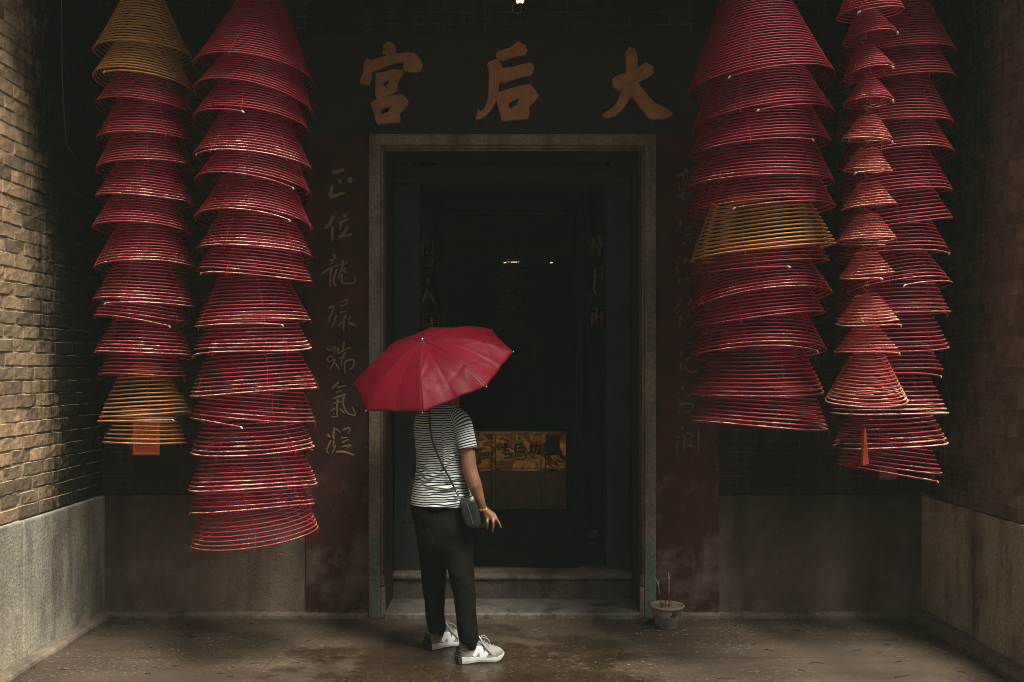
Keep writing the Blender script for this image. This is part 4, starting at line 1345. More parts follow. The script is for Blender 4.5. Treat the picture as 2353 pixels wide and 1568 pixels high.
for k0 in range(8):                       # eight panels sewn along the ribs, each its own piece of cloth
    base_i = len(verts)
    ang0 = 2.19648 - k0 * PI / 4; ang1 = ang0 - PI / 4
    for i in range(NT + 1):
        t = max(.004, i / NT)
        r, h = rib_prof(t)
        e0 = r * (math.cos(ang0) * UU + math.sin(ang0) * UV); e1 = r * (math.cos(ang1) * UU + math.sin(ang1) * UV)
        for j in range(NA + 1):
            fr_ = j / NA
            w = fr_ * (1 - fr_) * 4
            q = e0 * (1 - fr_) + e1 * fr_
            # drawn tight: straight across from rib to rib, hollow in the middle of the panel
            sag = .005 * w * math.sin(PI * min(1, t * .93)) ** 1.1
            q = q * (1 - .012 * w * t ** 8)
            # creases fanning out from the rib joint, and a fold line up the middle
            pr = math.hypot((t - .68) * 2.2, min(fr_, 1 - fr_) * 1.6)
            an = math.atan2(t - .68, min(fr_, 1 - fr_) + .05)
            wri = .0022 * math.sin(an * 9 + k0 * 2.1) * math.exp(-pr * 2.2) * min(1, w * 3)
            wri += .0028 * math.exp(-((fr_ - .5) / .03) ** 2) * max(0, min(1, (t - .12) * 5))
            fv = min(fr_, 1 - fr_)
            tv = .69 + .13 * (fv / .5)                          # stitched lines running in from the rib joints
            wri += .0035 * math.exp(-((t - tv) / .014) ** 2)
            wri += .0007 * math.sin(k0 * 3.1 + fr_ * 31 + t * 9) * math.exp(-((t - .78) / .12) ** 2) * w
            wri += .0005 * math.sin(k0 * 1.3 + fr_ * 12 - t * 26) * w * t
            wri += .0030 * math.sin(fr_ * 16 + 5 * t + k0 * 1.7) * w * t ** 6
            verts.append(A0 + q - UN * (h + sag + wri * 1.0))
    for i in range(NT):
        for j in range(NA):
            a = base_i + i * (NA + 1) + j
            faces.append((a, a + 1, a + NA + 2, a + NA + 1))
m = MB(); m.add(verts, faces)
cn = m.build('canopy', M_nylon, um, smooth=True, recalc=False)
sd = cn.modifiers.new('thick', 'SOLIDIFY'); sd.thickness = .0006; sd.offset = -1
M_chrome = basic('chrome', (.7, .7, .68), None, .22, metal=1)
M_steel = basic('dark_steel', (.18, .17, .17), None, .35, metal=.9)
M_seam = basic('wine_seam', (.045, .003, .007), None, .7)
def uax(t0, t1, prof, seg=20):
    v = []; f = []
    for (r, t) in prof:
        for j in range(seg):
            a = 2 * PI * j / seg
            v.append(A0 + UN * t + r * (math.cos(a) * UU + math.sin(a) * UV))
    for i in range(len(prof) - 1):
        for j in range(seg):
            f.append((i * seg + j, i * seg + (j + 1) % seg, (i + 1) * seg + (j + 1) % seg, (i + 1) * seg + j))
    return v, f
m = MB(); m.add(*uax(0, 0, [(.0001, .001), (.0095, .001), (.0105, .003), (.0105, .007), (.008, .009), (.0085, .0105), (.009, .014), (.0075, .019), (.004, .021), (.0001, .0215)])); m.build('finial', M_chrome, um, smooth=True)
m = MB(); m.add(*uax(0, 0, [(.0001, 0), (.005, 0), (.005, -.40), (.0001, -.40)])); m.build('shaft', M_steel, um, smooth=True)
m = MB(); m.add(*uax(0, 0, [(.0001, -.40), (.012, -.402), (.014, -.42), (.0125, -.46), (.014, -.50), (.013, -.515), (.0001, -.518)])); m.build('handle', M_black, um, smooth=True)
for k in range(8):
    ang = 2.19648 - k * PI / 4
    e_ = math.cos(ang) * UU + math.sin(ang) * UV
    pts = []
    for t in np.linspace(.02, 1, 20):
        r, h = rib_prof(t); pts.append(A0 + e_ * r - UN * (h + .004))
    m = MB(); m.tube(pts, .0018, 6)
    sp_ = [A0 - UN * .17, A0 + e_ * .24 - UN * (rib_prof(.24 / Rb)[1] + .006)]
    m.tube(sp_, .0015, 6)
    m.build('rib', M_steel, um, smooth=True)
    r, h = rib_prof(1); tip = A0 + e_ * r - UN * h; r2, h2 = rib_prof(.97); dv = tip - (A0 + e_ * r2 - UN * h2); dv /= np.linalg.norm(dv)
    m = MB(); m.tube([tip - dv * .004, tip + dv * .008], [.0022, .0016], 8); m.build('rib_tip', M_chrome, um, smooth=True)
    pts = []
    for t in np.linspace(.02, 1, 24):
        r, h = rib_prof(t); pts.append(A0 + e_ * r - UN * (h - .0004))
    m = MB(); m.tube(pts, .0015, 6); m.build('seam', M_seam, um, smooth=True)

# ================================================================= PERSON
HD = math.radians(50)
fw = np.array((math.cos(HD), math.sin(HD), 0)); rt = np.array((math.sin(HD), -math.cos(HD), 0)); up = np.array((0, 0, 1.))
PB = np.array((-.30, 5.03, 0))
person = empty('person', PB, 'person seen from behind in striped t-shirt, black trousers and grey sneakers, under the red umbrella', 'person')
M_skin, nt, bs = new_mat('skin')
g = G(nt); co = g.coord()
f = g.noise(co, 18, 5, .6)
g.l(g.ramp(f, [(.3, (.19, .085, .048)), (.7, (.26, .125, .072))]), bs.inputs['Base Color'])
bs.inputs['Roughness'].default_value = .5
bs.inputs['Subsurface Weight'].default_value = .08
bs.inputs['Subsurface Radius'].default_value = (.01, .004, .002)
s_ = g.xyz(co)
wrk = g.noise(g.mapping(co, (40, 40, 150)), 1, 3, .5)
g.l(g.bump(g.math('ADD', wrk, g.noise(co, 190, 3, .6)), .22, .0018), bs.inputs['Normal'])


def capsule(mb, p0, r0, p1, r1, n=12):
    p0, p1 = np.asarray(p0, float), np.asarray(p1, float)
    d_ = p1 - p0; L = np.linalg.norm(d_); d_ /= L
    pts = []; rs = []
    for a in np.linspace(-PI / 2, 0, 5)[:-1]:
        pts.append(p0 + d_ * r0 * math.sin(a)); rs.append(max(1e-4, r0 * math.cos(a)))
    for t in np.linspace(0, 1, 6):
        pts.append(p0 + d_ * L * t); rs.append(r0 + (r1 - r0) * t)
    for a in np.linspace(0, PI / 2, 5)[1:]:
        pts.append(p1 + d_ * r1 * math.sin(a)); rs.append(max(1e-4, r1 * math.cos(a)))
    mb.tube(pts, rs, n)


def chain(mb, pts, rs):
    for i in range(len(pts) - 1):
        capsule(mb, pts[i], rs[i], pts[i + 1], rs[i + 1])


def remeshed(mb, name, mat, parent, voxel, smooth_it=6, fac=.5, sub=None):
    o = mb.build(name, mat, parent, smooth=True)
    r = o.modifiers.new('remesh', 'REMESH'); r.mode = 'VOXEL'; r.voxel_size = voxel; r.use_smooth_shade = True
    s = o.modifiers.new('smooth', 'SMOOTH'); s.iterations = smooth_it; s.factor = fac
    bpy.context.view_layer.update()
    dg = bpy.context.evaluated_depsgraph_get()
    me = bpy.data.meshes.new_from_object(o.evaluated_get(dg))
    o.modifiers.clear()
    old = o.data
    o.data = me
    bpy.data.meshes.remove(old)
    me.name = name
    if not me.materials: me.materials.append(mat)
    return o


body = MB()
SHR = P(1059, 978, 4.945); ELR = P(1079, 1080, 4.91); WRR = P(1108.5, 1166, 4.93)
SHL = P(980, 970, 5.15); ELL = np.array((-.41, 5.30, 1.06))
HL = A0 - UN * .455                      # where the other hand grips the handle
NK = P(1027, 945, 5.03)
HDc = P(1029, 905, 5.06) + up * .075
pel = np.array((-.345, 5.03, .84))
chain(body, [pel, pel + up * .2, pel + up * .38, NK - up * .075], [.085, .07, .07, .05])
chain(body, [NK - up * .06, NK + up * .02 + np.array((.012, 0, 0)), HDc - up * .05 + np.array((.012, 0, 0))], [.044, .055, .057])
body.ball(HDc, .092, 20, 14, (.92, .98, 1.2))
capsule(body, HDc - up * .045 + fw * .03, .055, HDc - up * .085 + fw * .058, .03)      # jaw
capsule(body, HDc + fw * .088 + up * .012, .010, HDc + fw * .108 - up * .022, .013)    # nose
capsule(body, HDc + fw * .084 - up * .055 - rt * .018, .008, HDc + fw * .084 - up * .055 + rt * .018, .008)   # lips
for sg in (-1, 1):
    capsule(body, HDc + rt * sg * .088 + up * .018, .014, HDc + rt * sg * .086 - up * .022, .010)
    capsule(body, HDc + fw * .079 + rt * sg * .034 + up * .022, .012, HDc + fw * .079 + rt * sg * .05 + up * .020, .010)
chain(body, [NK - up * .07, SHR, P(1072, 1020, 4.915), ELR, P(1091, 1115, 4.905), P(1101, 1145, 4.915), WRR], [.04, .029, .040, .041, .0385, .029, .0225])
chain(body, [NK - up * .07, SHL, (SHL + ELL) / 2, ELL, (ELL * .6 + HL * .4), HL + (ELL - HL) * .22], [.04, .036, .04, .038, .034, .022])
def hz(x, y, d): return P(1022.5 + x * .0916, 1091.5 + y * .0916, d)
# right hand: palm, four spread fingers, thumb behind
kn = [hz(1225, 1005, 4.935), hz(1180, 1050, 4.925), hz(1065, 1075, 4.928), hz(1015, 1075, 4.945)]
wr_ = hz(955, 850, 4.93)
for q_, rr_ in zip(kn, (.0125, .013, .0125, .0115)):
    capsule(body, wr_ + (q_ - wr_) * .12, .017, q_, rr_)
capsule(body, kn[0], .012, kn[1], .012); capsule(body, kn[1], .012, kn[2], .0125); capsule(body, kn[2], .012, kn[3], .011)
chain(body, [kn[0], hz(1290, 1110, 4.925), hz(1350, 1210, 4.93), hz(1400, 1322, 4.94)], [.0112, .0092, .0084, .0064])
chain(body, [kn[1] + (kn[1] - wr_) * .1, hz(1210, 1190, 4.905), hz(1205, 1310, 4.91), hz(1190, 1425, 4.92)], [.0112, .0095, .0086, .0065])
chain(body, [kn[2], hz(1062, 1190, 4.91), hz(1057, 1275, 4.918), hz(1062, 1350, 4.928)], [.0108, .0090, .0082, .0062])
chain(body, [kn[3], hz(1005, 1195, 4.95), hz(960, 1265, 4.965), hz(925, 1318, 4.975)], [.0100, .0084, .0078, .0060])
chain(body, [wr_ + (kn[0] - wr_) * .35 + np.array((0, .016, 0)), hz(1165, 1000, 4.975), hz(1215, 1080, 4.99), hz(1240, 1150, 4.99)], [.015, .0125, .0105, .0075])
# left hand wrapped round the umbrella handle
gx = np.cross(UN, fw); gx /= np.linalg.norm(gx)
gy = np.cross(gx, UN)
pw = HL + (ELL - HL) * .22
ELd = (ELL - HL); ELd -= UN * (ELd @ UN); ELd /= np.linalg.norm(ELd)
sd_ = np.cross(UN, ELd)
for q_ in range(4):
    cz = HL + UN * (.030 - .019 * q_)
    capsule(body, pw, .016, cz + ELd * .022, .012)
    pts = [cz + .022 * (math.cos(a) * ELd + math.sin(a) * sd_) for a in np.linspace(.2, 4.4 - .15 * q_, 6)]
    chain(body, pts, [.010, .0098, .0092, .0088, .0082, .0068])
tb = HL + UN * .045
chain(body, [pw + UN * .012, tb + ELd * .024, tb - sd_ * .02 + ELd * .004 + UN * .008, tb - sd_ * .014 - ELd * .014 + UN * .01], [.014, .0115, .010, .0075])
# legs inside the trousers
HPR, HPL = P(1055, 1225, 4.97), P(985, 1225, 5.09)
KNR, KNL = P(1068, 1345, 4.95), P(998, 1345, 5.13)
ANR, ANL = P(1078, 1482, 4.945), P(1003, 1456, 5.155)
chain(body, [pel, HPR + np.array((0, .03, 0)), KNR, ANR], [.075, .05, .036, .018])
chain(body, [pel, HPL, KNL, ANL], [.075, .05, .036, .018])
o = remeshed(body, 'body', M_skin, person, .004, 5, .5)
M_eye = basic('eye', (.03, .02, .015), None, .2)
for sg in (-1, 1):
    e = MB(); e.ball(HDc + fw * .083 + rt * sg * .034 + up * .006, .010, 12, 8); e.build('eye', M_eye, person, smooth=True)
M_hair = basic('dark_hair', (.018, .015, .013), (.035, .03, .028), .5, scale=50, bump=.6, bscale=160)
hr = MB()
hr.ball(HDc - fw * .012 + up * .018, .102, 20, 14, (.95, 1.0, 1.14))
capsule(hr, HDc - fw * .05 + up * .0, .06, HDc - fw * .045 - up * .02, .05)
# keep the face clear
o = remeshed(hr, 'hair', M_hair, person, .007, 4)
bm = bmesh.new(); bm.from_mesh(o.data)
kill = []
for fc in bm.faces:
    q_ = np.array(fc.calc_center_median()) + ORIGIN[person] - HDc
    if q_ @ fw > .035 and q_[2] < .055: kill.append(fc)
    elif q_[2] < -.045: kill.append(fc)
bmesh.ops.delete(bm, geom=kill, context='FACES'); bm.to_mesh(o.data); bm.free()
sd = o.modifiers.new('thick', 'SOLIDIFY'); sd.thickness = .012; sd.offset = -1

# ---- striped shirt
M_shirt, nt, bs = new_mat('striped_jersey')
g = G(nt); co = g.coord()
st = g.attr('stripe')
fr_ = g.math('FRACT', st)
tri = g.math('ABSOLUTE', g.math('SUBTRACT', fr_, .5))
blk = g.ramp(tri, [(.215, 1), (.245, 0)])
col = g.mix(blk, (.52, .57, .57), (.011, .011, .011))
g.l(col, bs.inputs['Base Color'])
bs.inputs['Roughness'].default_value = .85
bs.inputs['Specular IOR Level'].default_value = .15
bs.inputs['Sheen Weight'].default_value = .1
g.l(g.bump(g.noise(co, 28, 5, .6, .8), .35, .012, ), bs.inputs['Normal'])

LV = [ # y, left, right, half depth, depth centre
 (929, 993, 1048, .060, 5.035), (932, 983, 1052, .066, 5.035), (938, 973, 1057, .074, 5.035), (946, 962, 1064, .084, 5.03), (956, 955, 1070, .094, 5.03), (968, 952, 1073, .102, 5.025), (990, 950.5, 1074, .112, 5.02), (1010, 953, 1073, .116, 5.02),
 (1030, 955, 1073, .118, 5.02), (1055, 957, 1073, .118, 5.02), (1080, 956, 1075, .120, 5.02), (1100, 953.5, 1078, .124, 5.02), (1120, 949, 1081, .130, 5.02), (1140, 946, 1084, .136, 5.02), (1150, 944.5, 1085, .138, 5.02), (1158.5, 944, 1085, .139, 5.02)]
LVa = np.array(LV, float)
def torso_at(y):
    return [np.interp(y, LVa[:, 0], LVa[:, i]) for i in (1, 2, 3, 4)]
FOLDS = [((1017, 1080), (975, 1103), .006, 3.5), ((1077, 1104), (1003, 1123), .006, 4), ((1024, 1068), (1046, 1040), .007, 3.5), ((1024, 1068), (1022, 975), .006, 3.0), ((952, 1088), (970, 1096), .006, 3),
         ((1050, 1148), (998, 1160), .004, 4), ((1040, 1115), (985, 1112), .005, 4), ((955, 1058), (985, 1070), .004, 4), ((950, 1000), (962, 985), .005, 3), ((1052, 1030), (1040, 960), .007, 4), ((1070, 1088), (1030, 1098), .005, 3.5), ((1080, 1128), (1040, 1140), .005, 4), ((956, 1075), (978, 1085), .005, 3.0)]
def fold(x, y):
    v = 0
    for (a, b_, A_, w) in FOLDS:
        ax, ay = a; bx, by = b_
        L2 = (bx - ax) ** 2 + (by - ay) ** 2
        t = max(0, min(1, ((x - ax) * (bx - ax) + (y - ay) * (by - ay)) / L2))
        d2 = (x - ax - t * (bx - ax)) ** 2 + (y - ay - t * (by - ay)) ** 2
        v += A_ * math.exp(-d2 / (w * w)) * (.4 + .6 * math.sin(PI * (.15 + .7 * t)))
        off = d2 ** .5 - 2 * w
        v -= .5 * A_ * math.exp(-off * off / (w * w))
    return v
NR, NS = 110, 120
rings = []; strp = []
ys = np.linspace(929, 1158.5, NR)
for i, y in enumerate(ys):
    L_, R_, hb_, dc = torso_at(y)
    cx_ = (L_ + R_) / 2; aw = (R_ - L_) / 2
    ring = []
    # hem and shoulder line are tilted a little
    for j in range(NS):
        a = 2 * PI * j / NS
        ca, sa = math.cos(a), math.sin(a)
        e_ = 2 / 2.35
        ux = math.copysign(abs(ca) ** e_, ca); uy = math.copysign(abs(sa) ** e_, sa)
        x = cx_ + aw * ux; dy = hb_ * uy
        # shallow hollow down the spine
        sp_ = -.012 * math.exp(-((x - (cx_ - 8)) / 9) ** 2) * (1 if uy < 0 else 0) * math.sin(PI * min(1, max(0, (y - 940) / 200)))
        fo = fold(x, y) if uy < .25 else .003 * math.sin(a * 9 + y * .08)
        edge = 1 + (.35 * fo / .1)
        dy2 = dy - sp_ * 1.0 if uy < 0 else dy
        dy2 -= fo * max(0, -uy) ** .5 * 1.4 if uy < 0 else 0
        x2 = cx_ + aw * ux * (1 + fo * 1.2)
        tilt = 2.2 * ux * (1 if y > 1000 else (y - 927) / 73)
        p_ = P(x2, y + tilt, dc)
        p_[1] = dc + dy2
        p_[0] = (x2 - 1165) * dc / F
        ring.append(p_)
        strp.append((p_[2] + .55 * fo * (1 if uy < .25 else 0) + .0012 * math.sin(x * .13) - .004 * ux) / .0128)
    rings.append(ring)
m = MB(); m.loft(rings, cap=False)
sh = m.build('shirt', M_shirt, person, smooth=True, attrs={'stripe': strp})
sd = sh.modifiers.new('thick', 'SOLIDIFY'); sd.thickness = .002; sd.offset = -1
sb = sh.modifiers.new('sub', 'SUBSURF'); sb.levels = 1; sb.render_levels = 1

def sleeve(stations, phase):
    rg = []; sp_ = []
    st_ = []
    P_ = [np.array(s_[0]) for s_ in stations]; R_ = [s_[1] for s_ in stations]; K_ = [s_[2] for s_ in stations]
    n = 34
    pc_ = spline(P_, n); rc_ = np.interp(np.linspace(0, len(P_) - 1, n), range(len(P_)), R_); kc_ = np.interp(np.linspace(0, len(P_) - 1, n), range(len(P_)), K_)
    acc = 0
    for i in range(n):
        t_ = pc_[min(i + 1, n - 1)] - pc_[max(i - 1, 0)]; t_ /= np.linalg.norm(t_)
        if i: acc += np.linalg.norm(pc_[i] - pc_[i - 1])
        a1 = np.cross(t_, np.array((0, 1., 0))); a1 /= np.linalg.norm(a1); a2 = np.cross(t_, a1)
        ring = []
        for j in range(48):
            a = 2 * PI * j / 48
            w_ = 1 + .035 * math.sin(3 * a + i * .25 + phase) * (i / n) + .02 * math.sin(7 * a - i * .3)
            ring.append(pc_[i] + rc_[i] * w_ * (math.cos(a) * a1 + kc_[i] * math.sin(a) * a2))
            sp_.append((acc + .0035 * math.cos(a + .4)) / .0128)
        rg.append(ring)
    mm = MB(); mm.loft(rg, cap=False)
    o = mm.build('sleeve', M_shirt, sh, smooth=True, attrs={'stripe': sp_})
    s1 = o.modifiers.new('thick', 'SOLIDIFY'); s1.thickness = .002; s1.offset = -1
    return o
sleeve([(P(1030, 950, 5.02), .030, 1.0), (P(1043, 955, 4.985), .046, 1.0), (P(1053, 962, 4.96), .052, 1.0), (P(1062, 975, 4.94), .0535, 1.02), (P(1067, 995, 4.93), .0535, 1.05), (P(1071.5, 1015, 4.92), .052, 1.05), (P(1074.5, 1031.5, 4.915), .0505, 1.05)], 0)
cl = SHL + (ELL - SHL) * .6
sleeve([(SHL + np.array((.05, -.02, .02)), .03, 1), (SHL + np.array((.02, 0, .0)), .05, 1), (SHL, .055, 1.05), (SHL + (ELL - SHL) * .35, .054, 1.05), (cl, .053, 1.05)], 1)
# neckband
m = MB()
nb = [np.array(r_) for r_ in rings[0]]
m.tube(np.array(nb)[::3], .0032, 8, closed=True); m.build('neckband', basic('black_rib', (.015, .015, .015), None, .9), sh, smooth=True)

# ---- trousers
M_trs, nt, bs = new_mat('black_cotton')
g = G(nt); co = g.coord()
f = g.noise(co, 7, 5, .6)
g.l(g.ramp(f, [(.3, (.0042, .0045, .004)), (.7, (.0068, .007, .0062))]), bs.inputs['Base Color'])
bs.inputs['Roughness'].default_value = .9; bs.inputs['Specular IOR Level'].default_value = .1
g.l(g.bump(g.noise(g.mapping(co, (9, 9, 7)), 1.2, 5, .6, 1.2), .45, .03), bs.inputs['Normal'])
def leg_rings(st, nn=40, ns=48, ph=0):
    st = np.array(st, float)
    out = []
    for y in np.linspace(st[0, 0], st[-1, 0], nn):
        L_, R_, hb_, dc = [np.interp(y, st[:, 0], st[:, i]) for i in (1, 2, 3, 4)]
        cx_, aw = (L_ + R_) / 2, (R_ - L_) / 2
        ring = []
        for j in range(ns):
            a = 2 * PI * j / ns
            wv = 1 + .02 * math.sin(2 * a + y * .06 + ph) + .018 * math.sin(3 * a - y * .11 + ph) + .020 * math.sin(y * .30 + 2 * a + math.sin(y * .05)) * math.exp(-((y - 1340) / 45) ** 2) + .016 * math.sin(y * .38 - a) * math.exp(-((y - 1450) / 25) ** 2)
            x = cx_ + aw * math.cos(a) * wv
            p_ = P(x, y, dc); p_[1] = dc + hb_ * math.sin(a) * wv
            ring.append(p_)
        out.append(ring)
    return out
tr = MB()
tr.loft(leg_rings([(1130, 952, 1078, .118, 5.02), (1160, 949, 1082, .125, 5.02), (1185, 948, 1086, .135, 5.02), (1221, 954, 1087, .135, 5.02), (1255, 960, 1086, .12, 5.02), (1275, 968, 1084, .10, 5.02), (1290, 985, 1075, .07, 5.02)], 40, 64))
tr.loft(leg_rings([(1240, 1005, 1086, .085, 4.99), (1270, 1015, 1087, .085, 4.98), (1300, 1024, 1089.5, .082, 4.965), (1324, 1031, 1091, .08, 4.955), (1372, 1043, 1093, .074, 4.945), (1424, 1048, 1096, .070, 4.94), (1455, 1052, 1100, .070, 4.94), (1474, 1056, 1100, .069, 4.94)], 60, 48, 1))
tr.loft(leg_rings([(1240, 957, 1030, .085, 5.08), (1270, 961, 1030, .085, 5.09), (1300, 965, 1028, .082, 5.105), (1324, 968, 1025, .08, 5.115), (1372, 974, 1022, .074, 5.13), (1424, 979, 1022, .070, 5.14), (1440, 982, 1024, .069, 5.14), (1451, 984, 1025, .068, 5.14)], 60, 48, 2.4))
remeshed(tr, 'trousers', M_trs, person, .006, 5)

# ---- sneakers
M_upper = basic('grey_suede', (.22, .205, .17), (.16, .15, .125), .85, scale=30, bump=.3, bscale=220)
M_mesh = basic('pale_grey_mesh', (.30, .31, .285), (.22, .23, .21), .7, scale=40, bump=.3, bscale=300)
M_white = basic('white_leather', (.72, .74, .72), (.62, .63, .6), .5, scale=20)
M_sole = basic('white_midsole', (.62, .64, .62), (.48, .47, .42), .6, scale=16)
M_rub = basic('black_rubber', (.014, .014, .013), None, .7)
M_sock = basic('black_sock', (.012, .012, .012), None, .9)
SX = [0, .012, .03, .055, .08, .095, .108, .125, .15, .18, .205, .225, .238, .245]
STOP = [.112, .116, .100, .090, .092, .104, .122, .112, .092, .079, .072, .064, .054, .044]
SHW = [.020, .029, .033, .034, .034, .035, .036, .038, .042, .045, .043, .036, .026, .012]
SB = [.034, .034, .034, .033, .032, .031, .030, .029, .028, .026, .027, .030, .034, .038]
def shoe(base_px, depth_heel, heading, label):
    hx = P(base_px, 845, depth_heel)[0]
    o0 = np.array((hx, depth_heel, 0))
    fx = np.array((math.cos(heading), math.sin(heading), 0)); sx = np.array((math.sin(heading), -math.cos(heading), 0))   # sx towards the viewer
    L = lambda x, s, z: o0 + fx * x + sx * s + up * z
    sec = lambda x, A_: np.interp(x, SX, A_)
    def side(x, z):
        b0, t0, hw = sec(x, SB), sec(x, STOP), sec(x, SHW)
        q_ = max(0, min(1, (z - b0) / (t0 - b0)))
        return hw * (1 - .58 * q_ ** 1.9)
    root = MB()
    rg = []
    for x in np.linspace(0, .245, 46):
        b0, t0 = sec(x, SB), sec(x, STOP)
        ring = []
        zs = b0 + (t0 - b0) * np.linspace(0, 1, 9)
        for z in zs: ring.append(L(x, side(x, z), z))
        topw = side(x, t0)
        for q_ in (.6, 0, -.6): ring.append(L(x, topw * q_, t0 + (.004 if q_ == 0 else .003)))
        for z in zs[::-1]: ring.append(L(x, -side(x, z), z))
        rg.append(ring)
    root.loft(rg)
    s_ = root.build('sneaker', M_mesh, person, smooth=True)
    if label: s_['label'] = label
    # midsole wedge
    m = MB(); rg = []
    xs = np.linspace(-.004, .246, 40)
    for x in xs:
        hw = np.interp(x, [-.004, .01, .05, .1, .18, .215, .238, .246], [.026, .034, .037, .038, .046, .043, .027, .012]) + .003
        zt_ = np.interp(x, [-.004, .06, .15, .20, .246], [.040, .037, .033, .034, .046])
        zb_ = np.interp(x, [-.004, .04, .1, .13, .19, .22, .246], [.006, .006, .012, .011, .006, .014, .036])
        rg.append([L(x, hw * .97, zb_), L(x, hw * 1.02, zb_ + (zt_ - zb_) * .4), L(x, hw, zt_ - .002), L(x, hw * .93, zt_), L(x, -hw * .93, zt_), L(x, -hw, zt_ - .002), L(x, -hw * 1.02, zb_ + (zt_ - zb_) * .4), L(x, -hw * .97, zb_)])
    m.loft(rg); m.build('midsole', M_sole, s_)
    # black outsole with studs climbing the heel
    m = MB(); rg = []
    for x in xs[:-2]:
        hw = np.interp(x, [-.004, .01, .05, .1, .18, .215, .238, .246], [.026, .034, .037, .038, .046, .043, .027, .012]) + .001
        zb_ = np.interp(x, [-.004, .04, .1, .13, .19, .22, .246], [.006, .006, .012, .011, .006, .014, .036])
        zz = np.interp(x, [-.004, .2, .22, .246], [0, 0, .006, .028])
        rg.append([L(x, hw, zz), L(x, hw, zb_ - .0005), L(x, -hw, zb_ - .0005), L(x, -hw, zz)])
    m.loft(rg)
    for zi, z in enumerate(np.linspace(.008, .082, 7)):
        hw = np.interp(z, [0, .04, .085], [.036, .032, .016])
        for q_ in np.linspace(-1, 1, 6):
            xx = -.006 - .010 * (1 - q_ * q_) - .006 * math.sin(PI * (1 - zi / 6)) - (.004 if zi < 4 else 0)
            m.ball(L(xx + .004, hw * q_, z), .0062, 8, 6)
    rg = []
    for z, w_, x_ in ((0, .036, -.012), (.03, .036, -.016), (.05, .030, -.012), (.075, .02, -.006), (.088, .008, -.002)):
        rg.append([L(x_, w_ * .6, z), L(x_ + .008, w_, z), L(.008, w_, z), L(.008, -w_, z), L(x_ + .008, -w_, z), L(x_, -w_ * .6, z)])
    m.loft(rg)
    m.build('outsole', M_rub, s_)
    ZH = lambda zx, zy: ((zx - 1055) * .000232, (1152 - zy - (zx - 1055) * .045) * .000232)
    def patch(name, poly, mat, both=True, lift=.0022):
        # lay an outline over the curved flank
        m = MB()
        pts = [ZH(*q_) for q_ in poly]
        vl = [Vector((p_[0], p_[1], 0)) for p_ in pts]
        bm = bmesh.new()
        fc = bm.faces.new([bm.verts.new(v_) for v_ in vl])
        bmesh.ops.triangulate(bm, faces=[fc])
        bmesh.ops.subdivide_edges(bm, edges=bm.edges[:], cuts=4, use_grid_fill=True)
        bmesh.ops.triangulate(bm, faces=bm.faces[:])
        bm.verts.index_update()
        fs = [[v_.index for v_ in f_.verts] for f_ in bm.faces]
        for sg in ((1, -1) if both else (1,)):
            m.add([L(v_.co.x, sg * (side(v_.co.x, v_.co.y) + lift), v_.co.y) for v_ in bm.verts], fs)
        bm.free()
        o = m.build(name, mat, s_, smooth=True)
        sd = o.modifiers.new('thick', 'SOLIDIFY'); sd.thickness = .0026; sd.offset = 0
        return o
    patch('letter_n', [(1452, 740), (1582, 748), (1600, 890), (1642, 808), (1718, 890), (1640, 1000), (1492, 1000), (1490, 878), (1395, 1000), (1322, 955)], M_white, lift=.0034)
    patch('quarter', [(1075, 760), (1150, 750), (1240, 778), (1360, 760), (1450, 725), (1445, 760), (1330, 940), (1360, 1000), (1060, 1000), (1035, 890)], M_upper)
    patch('toe_guard', [(1640, 1005), (1730, 900), (1880, 935), (1905, 890), (2040, 850), (2085, 880), (2078, 930), (1980, 960), (1850, 990)], M_upper)
    patch('eyestay', [(1500, 650), (1590, 720), (1640, 805), (1720, 860), (1810, 935), (1760, 845), (1700, 740), (1580, 640)], M_mesh, lift=.003)
    patch('heel_tab', [(1060, 640), (1130, 700), (1150, 745), (1070, 760), (1062, 850), (1040, 880), (1056, 720)], M_upper, lift=.003)
    # laces and tongue
    m = MB()
    for i in range(5):
        x = .118 + .017 * i; z = sec(x, STOP) + .006
        m.tube(spline([L(x - .004, side(x, z) * 1.1, z - .010), L(x, .5 * side(x, z), z), L(x + .002, -.5 * side(x, z), z), L(x - .004, -side(x, z) * 1.1, z - .010)], 12), .0026, 6)
    for sg in (-1, 1):
        m.tube(spline([L(.116, 0, .124), L(.130, sg * .022, .134), L(.152, sg * .030, .124), L(.162, sg * .032, .102)], 14), .003, 6)
        m.tube(spline([L(.116, 0, .122), L(.122, sg * .03, .108), L(.140, sg * .041, .082), L(.165, sg * .048, .052)], 14), .0028, 6)
    m.build('lace', M_mesh, s_, smooth=True)
    m = MB(); m.loft([[L(x, w_ * q_, z + .002 * (1 - q_ * q_)) for q_ in (-1, -.5, 0, .5, 1)] + [L(x + .007, w_ * q_, z - .002) for q_ in (1, .5, 0, -.5, -1)] for x, w_, z in ((.118, .022, .112), (.110, .021, .126), (.104, .019, .139))])
    m.build('tongue', M_white, s_, smooth=True)
    m = MB(); m.tube([L(.062, 0, .075), L(.064, 0, .16)], [.034, .033], 20); m.build('sock', M_sock, s_, smooth=True)
    return s_
shoe(1056, 4.93, math.radians(13), None)
shoe(984, 5.165, math.radians(30), None)

